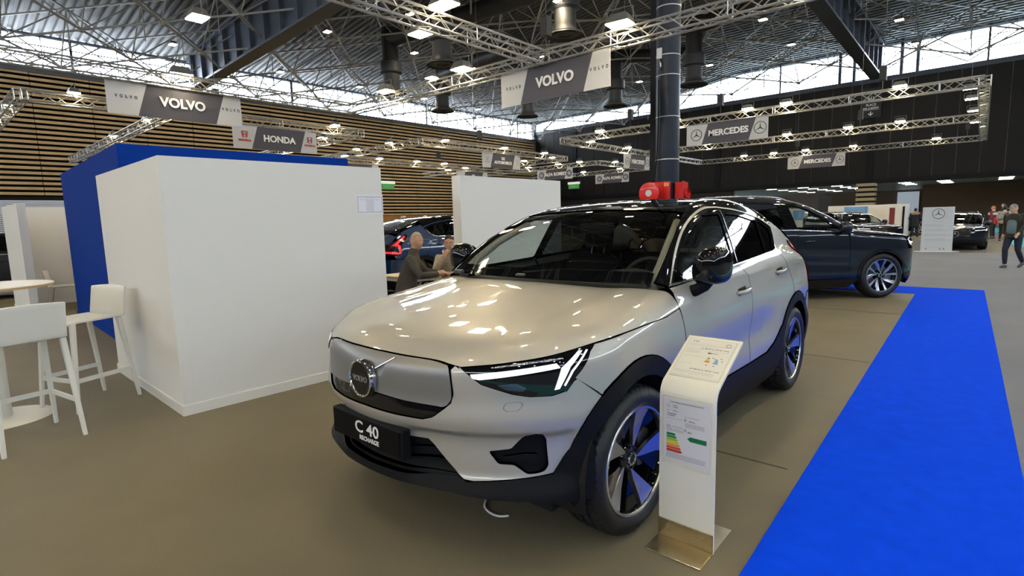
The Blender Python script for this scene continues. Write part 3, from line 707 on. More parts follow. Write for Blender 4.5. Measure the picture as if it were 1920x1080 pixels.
    wl_.path(pts, .016, 8, True); wh = wl_.build('steering_wheel', mat('leather_black', (.02, .02, .02), .4), car, smooth=True)
    sp_ = MB(); sp_.tube((-1.10, .20, 1.06), (-1.10, .54, 1.06), .022); sp_.tube((-1.10, .37, 1.06), (-1.06, .37, .90), .03); sp_.lathe([(0, .02), (.06, .02), (.07, 0), (.07, -.03)], 20, 'x', c=(-1.11, .37, 1.05)); sp_.build('steering_boss', FAB, car)
    for sg in (1, -1):
        t_ = MB(); t_.path([(-.47, sg*.745, 1.12), (-.62, sg*.725, 1.235), (-.80, sg*.685, 1.345), (-1.07, sg*.61, 1.465)], .03, 8, rs=[.034, .03, .028, .026]); t_.build('pillar_trim', mat('pillar_trim_grey', (.33, .30, .25), .8), car, smooth=True)
    m_ = MB(); m_.box(-1.12, -1.07, -.13, .13, 1.40, 1.47); bevel(m_.build('rear_view_mirror', BLKM, car), .015)
    h_ = MB(); V = []
    for x in np.linspace(-1.3, -2.7, 8):
        for y in np.linspace(-.6, .6, 7): V.append((x, y, float(cs.ztop(x))-.05-.055*y*y-(.05 if x < -2.4 else 0)))
    h_.add(V, [(i*7+k, i*7+k+1, i*7+k+8, i*7+k+7) for i in range(7) for k in range(6)]); h_.build('headliner', mat('headliner_dark', (.03, .03, .03), .9), car, smooth=True)
    # --- emblem on the closed panel
    def fpt(y, z, off=0.):
        P, _ = cs.shoot(Fb, np.array([[2., y, z]]), np.array([[-1., 0, 0]]), 0, 1.9); return P[0]+np.array([off, 0, 0])
    c = fpt(0, .815)
    em = MB(); em.lathe([(.088, .004), (.088, .026), (.085, .034), (.079, .036), (.075, .032), (.075, .010)], 48, 'x', c=(c[0], 0, .815)); e_ = em.build('emblem_ring', CHR, car, auto=50)
    em = MB(); em.lathe([(0, .031), (.076, .031)], 40, 'x', c=(c[0], 0, .815)); em.build('emblem_disc', BLKG, e_)
    mk = mat('emblem_mark', (.45, .44, .42), .3, metal=.8)
    text('emblem_lettering', 'VOLVO', .034, mk, e_, (c[0]+.033, 0, .815), (0, 1, 0), (0, 0, 1), .0015, .0006, 1.0, width=.112)
    em = MB(); a = fpt(.085, .872, .012); b = fpt(.175, .925, .004); em.tube(a, b, .0045, 8); em.build('emblem_bar', mat('chrome_dark', (.45, .45, .46), .2, metal=1), e_); a = fpt(-.07, .765, .012); b = fpt(-.12, .757, .008); em = MB(); em.tube(a, b, .006, 8)
    em.build('emblem_bar', CHR, e_)
    # --- plate
    if plate:
        px_ = fpt(0, .56)[0]+.03
        pl = MB(); pl.box(px_-.05, px_, -.275, .275, .497, .628); bevel(pl.build('plate_holder', BLKM, car), .008)
        pl = MB(); pl.box(px_, px_+.004, -.262, .262, .505, .620); pp = pl.build('number_plate', mat('plate_black', (.005, .005, .006), .4, spec=.08), car)
        wht = mat('plate_lettering_white', (.75, .75, .75), .5)
        text('plate_lettering', 'C 40', .078, wht, pp, (px_+.005, .02, .577), (0, 1, 0), (0, 0, 1), .0006, .0012, 1.0, width=.185)
        text('plate_lettering', 'RECHARGE', .030, wht, pp, (px_+.005, .035, .529), (0, 1, 0), (0, 0, 1), .0006, .0008, 1.0, width=.15)
    # --- wheels
    for (x, sg, stt) in ((0, 1, steer), (0, -1, steer), (-2.702, 1, 0), (-2.702, -1, 0)):
        wheel('wheel', car, (x, sg*.812, .36), .36, .262, .235, None, C40_SPOKES, sg, stt, rot=48)
    return car
# ================================================================ the hall
XW, YD = -45.8, 57.5           # slatted timber wall, dark panelled wall
XE, YS = 40.0, -36.0           # the unseen far sides of the hall
def deck(X, Y):
    e = 14.1+1.3*np.clip((X+29)/9., 0, 1)
    return np.minimum(np.minimum(13.8+.13*(X-XW), e+.13*(YD-Y)), np.minimum(14.5+.13*(XE-X), 14.5+.13*(Y-YS))).clip(13., 17.8)
m_floor = mat('floor_taupe_carpet', (.145, .124, .078), .62, spec=.35, noise=(1.2, (.172, .148, .094), 6), bump=(60, .12))
fl = MB(); fl.box(XW-1, XE, YS, 100, -.2, 0); fl = fl.build('floor', m_floor); tag(fl, kind='structure')
seam = MB()
for y0, y1 in ((6.24, 6.255), (3.32, 3.335), (9.4, 9.412)): seam.box(-4.2, -.80, y0, y1, .0005, .002)
tag(seam.build('floor_seam', mat('seam_dark', (.06, .05, .04), .8)), kind='structure')
tag(MB().box(-8, XE, 12.0, 23.4, .0007, .0027).build('floor_aisle', mat('aisle_grey_floor', (.15, .16, .188), .75, spec=.15, noise=(.8, (.175, .187, .22), 5))), kind='structure')
tag(MB().box(-.30, XE, -6, 12.9, .0006, .0025).build('floor_aisle', MATS['aisle_grey_floor']), kind='structure')

# --- timber slat wall
m_wood = mat('slat_timber', (.66, .44, .20), .55, noise=(1.6, (.78, .55, .28), 8))
m_back = mat('wall_backing_black', (.010, .009, .008), .9)
wbk = MB(); wbk.box(XW-.6, XW-.45, YS, YD+.5, 0, 11.5); tag(wbk.build('wall_left', m_back), kind='structure')
sl = MB()
z = 2.2; k = 0
joints = [-36+3.05*i for i in range(32)]
zs = []
while z < 11.4:
    zs.append(z); z += .325
for z in zs:
    for i in range(len(joints)-1):
        if z < 3.72 and joints[i] < 21: continue
        y0, y1 = joints[i]+.02, min(joints[i+1]-.02, YD)
        sl.box(XW-.06, XW, y0, y1, z, z+.17)
        sl.quad((XW-.45, y0, z+.13), (XW-.06, y0, z+.17), (XW-.06, y1, z+.17), (XW-.45, y1, z+.13))
tag(sl.build('wall_left_slats', m_wood), kind='structure')
cap = MB(); cap.box(XW-.5, XW+.12, YS, YD, 11.42, 11.75); cap.box(XW-.5, XW+.02, YD-.35, YD+.1, 0, 14); tag(cap.build('trim_1', mat('wall_cap_grey', (.13, .13, .13), .5)), kind='structure')
tag(MB().box(XW-.3, XW+.02, 21, YD, 1.55, 2.15).build('trim_2', mat('timber_plinth_orange', (.50, .23, .06), .5)), kind='structure')
sh = MB()
for i in range(29): sh.box(XW-.35, XW-.28, YS, 21, .05+i*.12, .05+i*.12+.09)
tag(sh.build('shutter_1', mat('roller_shutter_steel', (.55, .57, .60), .35, metal=.8)), kind='structure')
tag(MB().box(XW-.35, XW+.03, YS, 21, 3.54, 3.72).build('trim_3', m_back), kind='structure')
tag(MB().box(XW-.4, XW-.3, 21, YD, 0, 1.6).build('wall_left_base', mat('pale_wall_base', (.5, .48, .45), .7)), kind='structure')

# --- dark panelled wall
m_pan = mat('dark_wall_panel', (.0125, .0108, .0095), .5, spec=.25, noise=(.35, (.0155, .013, .011), 3))
m_sup = mat('dark_steel', (.007, .008, .011), .5, spec=.2)
pn = MB()
x = XW
while x < XE:
    x1 = min(x+1.5, XE); pn.box(x+.02, x1-.02, YD, YD+.06, 4.15, 12.4); x = x1
tag(pn.build('wall_back', m_pan), kind='structure')
jn = MB(); jn.box(XW-.6, XE, YD+.065, YD+.2, 4.1, 12.45); tag(jn.build('wall_back_joint', mat('panel_joint_grey', (.22, .21, .20), .5)), kind='structure')
tag(MB().box(XW, XE, YD-.25, YD+.4, 3.75, 4.15).build('beam_1', m_sup), kind='structure')
tag(MB().box(XW, XE, YD-.12, YD+.3, 12.35, 12.75).build('trim_4', mat('wall_cap_blue_grey', (.06, .07, .09), .5)), kind='structure')
for i, xx in enumerate((-39.6, -21.6, -8.2, 7, 24)):
    c = MB(); c.box(xx-.28, xx+.28, YD-.10, YD+.02, 3.9, 12.4); tag(c.build('pillar', m_sup), kind='structure')
# rooms behind the opening
tag(MB().box(XW, -20, YD, YD+.5, 0, 3.8).build('wall_back_low', mat('dark_low_wall', (.02, .018, .017), .6)), kind='structure')
tag(MB().box(XW-16, XE, YD+.3, 99, 4.0, 4.1).build('ceiling_passage', mat('passage_ceiling', (.60, .72, .73), .35)), kind='structure')
tag(MB().box(-60, XE, 92, 92.3, 0, 4.1).build('wall_passage', mat('brown_wall', (.10, .062, .035), .6)), kind='structure')
tag(MB().box(-5.6, XE, 74.8, 75, 0, 4.05).build('wall_passage', MATS['brown_wall']), kind='structure')
tag(MB().box(-9.6, -7.2, 91.6, 91.9, .5, 3.7).build('window_5', mat('passage_window', (.6, .66, .7), .3, emit=.25, emit_col=(.75, .85, .95))), kind='structure')
LENS = mat('lamp_lens', (1, .95, .85), .3, emit=LAMP, emit_col=(1, .82, .52))
TUBE = mat('ceiling_tube', (1, 1, 1), .3, emit=9, emit_col=(1, .97, .88))
tube0 = None
def pixel_free(): pass
for (xs, ys) in (((-18.5, -15.3, -12.1), (61, 65.5, 70, 74.5, 79, 83.5)), ((-6.4, -3.4), (60, 63, 66, 69, 72)), ((1.0, 3.8), (60, 62.5, 65, 67.5, 70))):
    for xx in xs:
        for yy in ys:
            if tube0 is None:
                tube0 = MB().box(-.5, .5, -.10, .10, -.03, 0).build('ceiling_tube_light', TUBE)
                t = tube0
            else:
                t = tube0.copy(); COL.objects.link(t)
            t.location = (xx, yy, 3.99)
            tag(t, 'short white strip light set in the low ceiling beyond the dark wall opening', 'ceiling light', 'strip lights in the passage ceiling')

# --- clerestory
GLC = glass('clerestory_glass', (.97, .98, 1.0))
m_mul = mat('mullion_dark', (.03, .035, .05), .5)
def clerestory(name, axis, c, a0, a1, z0, zf, inward):
    fr = MB(); gl_ = MB(); a = a0; P = []
    while a <= a1+1e-3:
        z1 = zf(a); big = (round((a-a0)/1.5) % 10 == 0)
        w = .14 if big else .035
        def pt(a, d, z): return (c+inward*d, a, z) if axis == 'y' else (a, c+inward*d, z)
        V = [pt(a+s*w/2, d, zz) for s in (-1, 1) for d in (0, .12) for zz in (z0, z1)]
        fr.add(V, [(0, 1, 3, 2), (4, 6, 7, 5), (0, 4, 5, 1), (2, 3, 7, 6), (0, 2, 6, 4), (1, 5, 7, 3)])
        P.append((a, z1)); a += 1.5
    for (b0, q0), (b1, q1) in zip(P[:-1], P[1:]):
        for f in (.38, .72, 1.0):
            h0, h1 = z0+(q0-z0)*f, z0+(q1-z0)*f
            fr.tube(pt(b0, .06, h0), pt(b1, .06, h1), .035 if f < 1 else .09, 4, cap=False)
        gl_.quad(pt(b0, .0, z0), pt(b1, .0, z0), pt(b1, .0, q1), pt(b0, .0, q0))
    f_ = fr.build(name, m_mul); tag(f_, kind='structure'); g = gl_.build('pane', GLC, f_)
    return f_
clerestory('window_1', 'y', XW-.2, YS, YD, 11.6, lambda a: float(deck(XW, a)), 1)
clerestory('window_2', 'x', YD+.1, XW, XE, 12.6, lambda a: float(deck(a, YD)), -1)
# the sides of the hall behind the viewer: plain dark walls with the same glazing band
tag(MB().box(XE, XE+.3, YS, YD+42, 0, 12.3).build('wall_right', mat('hall_wall_grey', (.10, .095, .09), .7)), kind='structure')
tag(MB().box(XW, XE, YS-.3, YS, 0, 12.0).build('wall_front', MATS['hall_wall_grey']), kind='structure')
clerestory('window_3', 'y', XE+.1, YS, YD, 12.3, lambda a: float(deck(XE, a)), -1)
clerestory('window_4', 'x', YS-.1, XW, XE, 12.0, lambda a: float(deck(a, YS)), 1)

# --- corrugated roof deck (ribs run along x)
m_deck = mat('roof_deck_steel', (.13, .13, .127), .55, noise=(.25, (.085, .085, .083), 6))
V = []; F = []; xs = np.linspace(XW-1, XE+1, 46); ys = []
y = YS-1; q = 0
while y < YD+1: ys += [(y, 0), (y+.16, 0), (y+.22, .14), (y+.40, .14)]; y += .46
for (yy, dz) in ys:
    for xx in xs: V.append((xx, yy, float(deck(xx, yy))+dz+.05))
n = len(xs)
for j in range(len(ys)-1):
    for i in range(n-1): F.append((j*n+i, j*n+i+1, (j+1)*n+i+1, (j+1)*n+i))
o = mesh_ob('ceiling', V, F, m_deck); tag(o, kind='structure')
# --- space frame on a diagonal grid
m_tube = mat('space_frame_paint', (.40, .39, .365), .45)
sf = MB(); D = 3.0; top = {}; bot = {}
def inhall(x, y): return XW+.3 < x < 22 and 0 < y < YD-.2
for i in range(-16, 8):
    for j in range(0, 20):
        xx, yy = i*D+1.2, j*D-1.0
        if not inhall(xx, yy): continue
        d = float(deck(xx, yy))
        if (i+j) % 2: top[i, j] = (xx, yy, d-.25)
        else: bot[i, j] = (xx, yy, min(d-2.5, 14.2))
for (i, j), p in bot.items():
    for di, dj in ((1, 0), (-1, 0), (0, 1), (0, -1)):
        t = top.get((i+di, j+dj))
        if t: sf.tube(p, t, .042, 5, cap=False)
    for di, dj in ((1, 1), (1, -1)):
        b = bot.get((i+di, j+dj))
        if b: sf.tube(p, b, .060, 6, cap=False)
    sf.box(p[0]-.13, p[0]+.13, p[1]-.13, p[1]+.13, p[2]-.1, p[2]+.1)
for (i, j), p in top.items():
    for di, dj in ((1, 1), (1, -1)):
        b = top.get((i+di, j+dj))
        if b: sf.tube(p, b, .060, 6, cap=False)
    t = bot.get((i, j)); sf.tube(p, (p[0], p[1], p[2]-2.2), .03, 5, cap=False)
# edge bracing against the glazing
for k in range(10):
    y0 = 1+k*5.6; sf.tube((XW+.4, y0, 11.8), (XW+.4, y0+2.8, 13.6), .045, 5); sf.tube((XW+.4, y0+5.6, 11.8), (XW+.4, y0+2.8, 13.6), .045, 5)
for k in range(9):
    x0 = -44+k*6.0; sf.tube((x0, YD-.5, 12.8), (x0+3.0, YD-.5, 14.6), .045, 5); sf.tube((x0+6.0, YD-.5, 12.8), (x0+3.0, YD-.5, 14.6), .045, 5)
tag(sf.build('space_frame', m_tube), kind='structure')
# deep plate girders
m_gird = mat('girder_blue_grey', (.085, .10, .13), .38)
def girder(p0, p1, h0, h1, n_st):
    g = MB(); p0 = Vector(p0); p1 = Vector(p1); d = (p1-p0).normalized(); s = Vector((-d.y, d.x, 0))*.45; w = Vector((-d.y, d.x, 0))*.16
    for a, b, hh in ((0, .12, 0), (0, 0, 0)): pass
    def bar(z0a, z0b, z1a, z1b, half):
        V = [p0+half*k+Vector((0, 0, z)) for k in (-1, 1) for z in (z0a, z1a)]+[p1+half*k+Vector((0, 0, z)) for k in (-1, 1) for z in (z0b, z1b)]
        g.add(V, [(0, 1, 3, 2), (4, 6, 7, 5), (0, 4, 5, 1), (2, 3, 7, 6), (0, 2, 6, 4), (1, 5, 7, 3)])
    bar(0, 0, .14, .14, s); bar(h0-.14, h1-.14, h0, h1, s); bar(.14, .14, h0-.14, h1-.14, w)
    L = (p1-p0).length
    for i in range(n_st):
        c = p0+d*(L*(i+.5)/n_st); hh = h0+(h1-h0)*(i+.5)/n_st
        V = [c+s*.98*k+d*e+Vector((0, 0, z)) for k in (-1, 1) for e in (-.05, .05) for z in (.1, hh-.1)]
        g.add(V, [(0, 1, 3, 2), (4, 6, 7, 5), (0, 4, 5, 1), (2, 3, 7, 6), (0, 2, 6, 4), (1, 5, 7, 3)])
    return g
tag(girder((XW, 16.2, 11.7), (-14, 16.2, 13.0), 2.5, 2.4, 16).build('beam_2', m_gird), kind='structure')
tag(girder((-8, YD-.2, 12.6), (-8, 26, 13.2), 2.8, 2.3, 15).build('beam_3', m_gird), kind='structure')
gc = MB(); gc.box(-8.35, -7.65, YD-.6, YD, 12.6, 15.4); tag(gc.build('pillar', m_gird), kind='structure')
gc = MB(); gc.box(XW, XW+.6, 15.85, 16.55, 11.5, 14.2); tag(gc.build('pillar', m_gird), kind='structure')
for x0 in (-10.8, -9.7, -6.3, -5.2): tag(MB().tube((x0, YD-.15, 12.6), (x0, YD-.15, 15.4), .14, 10).build('pillar', m_gird), kind='structure')

# --- air ducts hanging from the roof
m_duct = mat('duct_grey', (.04, .042, .047), .5)
def duct(x, y, z, zt, label, long_=None):
    t = empty('air_duct', label, 'air duct', (x, y, z), 0, None)
    MB().lathe([(1.0, 0), (.98, .05), (.62, .28), (.58, .5), (.58, 1.3), (.78, 1.4), (.78, 2.1), (.58, 2.2), (.58, zt-z)], 28, 'z').build('duct_drop', m_duct, t, auto=50)
    MB().lathe([(.05, .12), (.35, .12), (.36, .05), (.62, .05), (.63, .12), (.95, .12), (.95, .03)], 28, 'z').build('diffuser', mat('duct_diffuser', (.05, .055, .06), .6), t, auto=50)
    if long_:
        a = Vector((long_[0], long_[1], zt-z-.75)); MB().tube((0, 0, zt-z-.75), a, .55, 20).build('duct_run', m_duct, t, auto=50)
duct(-32.6, 24.6, 10.6, 15.0, 'dark round air duct hanging in front of the timber wall, left of the roof centre', (12, 1))
duct(-24.8, 22.5, 10.6, 15.2, 'air duct with wide round diffuser above the near truss corner', (3, -4.5))
duct(-35.9, 32.3, 10.8, 14.6, 'air duct hanging low before the timber wall windows, behind the left truss arm', (8, -1))
duct(-32.6, 39.8, 10.8, 15.2, 'air duct hanging under the front banner in the far hall corner', (1, -6))
duct(-17.8, 25.1, 11.2, 15.4, 'air duct hanging above the front banner, nearest the blue column', (2, -7.5))
duct(-24.6, 41.9, 10.8, 15.6, 'air duct just left of the blue column before the far windows', (5, 4))
duct(-16.8, 39.7, 10.8, 15.6, 'air duct just right of the blue column before the far windows', (7, -2))

# --- hall floodlights, all one kind
m_house = mat('lamp_housing', (.10, .10, .10), .45)
def make_flood():
    t = empty('floodlight')
    h = MB(); V = [(-.20, -.15, .03), (.20, -.15, .03), (.20, .15, .03), (-.20, .15, .03), (-.13, -.09, .17), (.13, -.09, .17), (.13, .09, .17), (-.13, .09, .17)]
    h.add(V, [(0, 1, 2, 3), (4, 7, 6, 5), (0, 4, 5, 1), (1, 5, 6, 2), (2, 6, 7, 3), (3, 7, 4, 0)]); h.build('housing', m_house, t)
    MB().box(-.185, .185, -.135, .135, .012, .03).build('lens', LENS, t)
    MB().path([(-.22, 0, .05), (-.22, 0, .26), (.22, 0, .26), (.22, 0, .05)], .012, 5).build('bracket', m_house, t)
    return t
FLOOD = [None]
LENS_HI = mat('lamp_lens_high_bay', (1, .95, .85), .3, emit=LAMP*6.0, emit_col=(1, .82, .52))
LENS_ADDED_COOL = mat('added_lens_cool', (.9, .95, 1), .3, emit=LAMP*6.0, emit_col=(.80, .91, 1))
def flood(x, y, z, label, group=None, rz=0., tilt=(0., 0.), s=1., hi=False):
    if FLOOD[0] is None: t = FLOOD[0] = make_flood()
    else:
        t = copy_tree(FLOOD[0])
        if 'group' in t.keys(): del t['group']
    t.location = (x, y, z); t.rotation_euler = (tilt[0], tilt[1], rz); t.scale = (s, s, s)
    tag(t, label, 'floodlight', group)
    if hi:
        for c in t.children:
            if c.name.startswith('lens'): c.material_slots[0].link = 'OBJECT'; c.material_slots[0].material = LENS_HI if hi == 1 else LENS_ADDED_COOL
    return t

# --- lighting trusses
m_alu = mat('truss_aluminium', (.55, .55, .54), .38, metal=.75)
def truss_beam(t, a, b, s=.145, r=.025):
    a = Vector(a); b = Vector(b); d = (b-a).normalized(); w = Vector((-d.y, d.x, 0))*s; u = Vector((0, 0, s)); L = (b-a).length
    m = MB(); cs_ = [w+u, w-u, -w-u, -w+u]
    for c in cs_: m.tube(a+c, b+c, r, 6)
    n = max(2, int(L/.36)); st = L/n
    for k in range(n):
        for q in range(4):
            c0, c1 = cs_[q], cs_[(q+1) % 4]
            if k % 2: c0, c1 = c1, c0
            m.tube(a+d*(k*st)+c0, a+d*((k+1)*st)+c1, r*.5, 4, cap=False)
    k = 0.
    while k < L:
        for q in range(4): m.tube(a+d*k+cs_[q], a+d*k+cs_[(q+1) % 4], r*.55, 4, cap=False)
        k += 2.5
    return m.build('truss_beam', m_alu, t)
def truss(label, beams, hang=()):
    t = empty('lighting_truss', label, 'lighting truss', (0, 0, 0))
    for a, b in beams: truss_beam(t, (*a, HT), (*b, HT))
    for (x, y) in hang:
        MB().tube((x, y, HT+.14), (x, y, float(deck(x, y))-.2), .012, 5).build('hanging_cable', mat('steel_cable', (.06, .06, .06), .5), t)
        MB().box(x-.10, x+.10, y-.10, y+.10, HT+.5, HT+.95).build('hoist', mat('hoist_black', (.012, .012, .012), .5), t)
    return t
HT = 5.35
truss('near aluminium lighting truss carrying the two big banners over the silver car stand', [((-16.45, 10.75), (2.5, 11.1)), ((-8.4, 10.95), (-8.2, -6.0)), ((-16.45, 10.75), (-16.2, -4))], ((-8.3, 10.9), (-2.2, 11.0)))
truss('aluminium lighting truss behind the blue booth, carrying the banner with two red emblems', [((-20.7, 2.8), (-20.7, 13.85)), ((-20.7, 13.85), (-37.5, 14.0)), ((-20.7, 6.6), (-38, 6.9)), ((-20.7, 2.8), (-38, 2.9))], ((-20.7, 8),))
truss('aluminium lighting truss far behind the white walls, at the timber wall side', [((-21.0, 17.4), (-36, 17.5)), ((-21.0, 17.4), (-21.3, 29.9)), ((-21.3, 29.9), (-36, 30.0)), ((-29.5, 17.5), (-29.5, 30))], ((-21, 21.5), (-29.5, 26)))
truss('aluminium lighting truss with the two round-badge banners, before the dark wall', [((-34, 34.2), (-21.4, 34.0)), ((-21.4, 34.0), (-21.4, 41.8)), ((-34, 42.2), (-21.4, 41.8)), ((-29, 34), (-29, 42))], ((-26, 34),))
truss('wide aluminium lighting truss across the dark wall, carrying the star banners', [((-16.45, 22.8), (-.35, 22.75)), ((-16.45, 31.7), (-.45, 31.7)), ((-16.7, 40.9), (-.5, 41.3)), ((-16.45, 22.8), (-16.7, 40.9)), ((-.35, 22.75), (-.5, 41.3))], ((-8.5, 22.8), (-3.0, 22.8), (-12.6, 22.8), (-5, 31.7), (-10, 40.9), (-1.2, 40.9)))

# --- banners
m_bl = mat('banner_pale_grey', (.56, .565, .57), .6); m_bd = mat('banner_dark_grey', (.098, .096, .115), .7, spec=.2)
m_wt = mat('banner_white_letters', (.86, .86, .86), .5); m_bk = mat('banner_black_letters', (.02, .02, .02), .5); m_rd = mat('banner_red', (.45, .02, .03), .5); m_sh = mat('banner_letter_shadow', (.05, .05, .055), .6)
def star(t, c, ex, ez, R, m, n=40):
    c = Vector(c); ex = Vector(ex); ez = Vector(ez); ny = ex.cross(ez)
    s = MB(); P = [c+ex*R*math.cos(2*PI*k/n)+ez*R*math.sin(2*PI*k/n) for k in range(n)]; s.path(P, R*.055, 5, True)
    for k in range(3):
        a = PI/2+k*2*PI/3; tip = ex*math.cos(a)+ez*math.sin(a); sd = ex*-math.sin(a)+ez*math.cos(a)
        s.add([c-ny*.004+sd*R*.11, c-ny*.004+tip*R*.97, c-ny*.004-sd*R*.11, c+ny*.008+tip*R*.1], [(0, 1, 3), (1, 2, 3), (0, 3, 2)])
    return s.build('round_emblem', m, t)
def banner(label, p, ex, title, mark, w=3.25, h=.83, lines=1):
    """p: top left corner as read, ex: reading direction"""
    t = empty('banner', label, 'banner', p)
    ex = Vector(ex).normalized(); ez = Vector((0, 0, 1)); ny = ex.cross(ez)*-1.0     # towards the reader is -(ex x ez)... see below
    nrm = ex.cross(ez)                                                              # points at the reader for ex to the right
    P = lambda a, b, d=0.: ex*a+ez*(-b)+nrm*d
    s = MB(); s.add([P(0, 0, -.006), P(w, 0, -.006), P(w, h, -.006), P(0, h, -.006), P(0, 0, .006), P(w, 0, .006), P(w, h, .006), P(0, h, .006)], [(0, 1, 2, 3), (4, 7, 6, 5), (0, 4, 5, 1), (1, 5, 6, 2), (2, 6, 7, 3), (3, 7, 4, 0)])
    s.build('sheet', m_bl, t)
    k0, k1 = .215*w, .285*w
    s = MB(); q = [(.28*w, 0), (.86*w, 0), (.78*w, h), (.20*w, h)]
    s.add([P(a, b, .0085) for a, b in q], [(0, 1, 2, 3)]); s.build('centre_field', m_bd, t)
    size = h*.40 if lines == 1 else h*.27
    up_ = 0.
    for li, ln in enumerate(title.split('\n')):
        cx_, cz = w*.53, h*.5+(li-(lines-1)/2)*h*.27
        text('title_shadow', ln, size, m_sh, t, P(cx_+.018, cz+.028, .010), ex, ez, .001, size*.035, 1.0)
        text('title', ln, size, m_wt, t, P(cx_, cz, .020), ex, ez, .008, size*.035, 1.0)
    for a in (w*.13, w*.91):
        if mark == 'volvo': text('side_lettering', 'VOLVO', h*.125, m_bk, t, P(a, h*.47, .012), ex, ez, .001, .004, 2.4, width=w*.15)
        elif mark == 'star': star(t, P(a, h*.5, .014), ex, ez, h*.27, m_bk)
        elif mark == 'honda':
            c = (a, h*.38); s = MB(); q = rpoly([(-.115, -.11), (.115, -.11), (.085, .11), (-.085, .11)], .04, 4)
            s.path([P(c[0]+x_, c[1]+z_, .014) for x_, z_ in q], .009, 5, True)
            for sg in (-1, 1): s.add([P(c[0]+sg*.085, c[1]-.09, .013), P(c[0]+sg*.05, c[1]-.09, .013), P(c[0]+sg*.035, c[1]+.09, .013), P(c[0]+sg*.075, c[1]+.09, .013)], [(0, 1, 2, 3)])
            s.add([P(c[0]-.045, c[1]-.012, .013), P(c[0]+.045, c[1]-.012, .013), P(c[0]+.045, c[1]+.018, .013), P(c[0]-.045, c[1]+.018, .013)], [(0, 1, 2, 3)])
            s.build('emblem', m_rd, t); text('side_lettering', 'HONDA', h*.12, m_rd, t, P(a, h*.64, .012), ex, ez, .001, .006, 1.05, width=.46)
        elif mark == 'ds':
            s = MB()
            for sg in (-1, 1):
                s.path([P(a+sg*.10, h*.30, .012), P(a+sg*.03, h*.40, .012), P(a+sg*.085, h*.46, .012), P(a+sg*.03, h*.55, .012)], .012, 4)
            s.build('emblem', mat('banner_grey_mark', (.33, .33, .34), .5), t); text('side_lettering', 'DS AUTOMOBILES', h*.06, MATS['banner_grey_mark'], t, P(a, h*.66, .012), ex, ez, .001, .001, width=.42)
        elif mark == 'disc':
            s = MB(); c = P(a, h*.5, .012); R = h*.32
            for r0, r1 in ((.92, 1.0), (.60, .66)):
                V = [c+(ex*math.cos(2*PI*k/36)+ez*math.sin(2*PI*k/36))*R*r for k in range(36) for r in (r0, r1)]
                s.add(V, [(2*k, 2*k+1, 2*((k+1) % 36)+1, 2*((k+1) % 36)) for k in range(36)])
            s.build('round_emblem', mat('badge_navy', (.05, .055, .13), .5), t)
            V = [c-nrm*.002+(ex*math.cos(2*PI*k/36)+ez*math.sin(2*PI*k/36))*R*.92 for k in range(36)]; MB().add(V, [tuple(range(36))]).build('badge_field', mat('badge_blue_grey', (.16, .17, .27), .5), t)
            s = MB(); s.add([c+ex*R*x_+ez*R*z_+nrm*.002 for x_, z_ in ((-.5, .06), (-.07, .06), (-.07, -.06), (-.5, -.06))], [(0, 1, 2, 3)]); s.add([c+ex*R*x_+ez*R*z_+nrm*.002 for x_, z_ in ((-.34, .45), (-.22, .45), (-.22, -.45), (-.34, -.45))], [(0, 1, 2, 3)])
            s.path([c+ex*R*x_+ez*R*z_+nrm*.003 for x_, z_ in ((.12, -.45), (.30, -.2), (.15, .0), (.33, .2), (.20, .42))], .02, 4); s.build('badge_charge', m_wt, t)
    for a in (.05*w, .35*w, .65*w, .95*w):
        MB().tube(P(a, 0), P(a, -.06), .012, 5).build('tie', m_bk, t)
    return t
banner('big grey and white banner hanging before the blue column, over the parked cars', (-9.75, 10.85, 5.21), (1, 0.005, 0), 'VOLVO', 'volvo')
banner('big grey and white banner at upper left, hanging above the blue booth', (-16.50, 3.82, 5.21), (-.02, 1, 0), 'VOLVO', 'volvo')
banner('dark grey banner with two red emblems, behind the blue booth', (-20.65, 8.44, 5.16), (0, 1, 0), 'HONDA', 'honda')
banner('slate grey banner with two-line white title, above the second white wall', (-21.1, 21.74, 5.22), (-.01, 1, 0), 'DS\nAUTOMOBILES', 'ds', lines=2)
banner('grey banner peeking over the top of the second white wall', (-29.45, 27.6, 5.1), (0, 1, 0), 'DS\nAUTOMOBILES', 'ds', lines=2)
banner('pale edged banner just above the right end of the first white wall', (-29.4, 17.55, 5.1), (0, 1, 0), 'DS\nAUTOMOBILES', 'ds', lines=2)
banner('small banner with navy round badges, left of the two at the dark wall', (-26.95, 33.94, 5.21), (1, -.0159, 0), 'ALFA ROMEO', 'disc', w=3.4)
banner('small banner with round badges on white ends, right of the two there', (-26.6, 41.82, 5.21), (1, -.0317, 0), 'ALFA ROMEO', 'disc', w=3.4)
banner('star banner right of the blue column, largest of the star banners', (-9.85, 22.65, 5.19), (1, 0, 0), 'MERCEDES', 'star')
banner('star banner on the farthest truss arm, low on the dark wall', (-10.6, 41.0, 5.19), (1, .01, 0), 'MERCEDES', 'star', w=3.4)
banner('star banner half hidden behind the blue column', (-16.45, 28.95, 5.17), (0, 1, 0), 'MERCEDES', 'star')

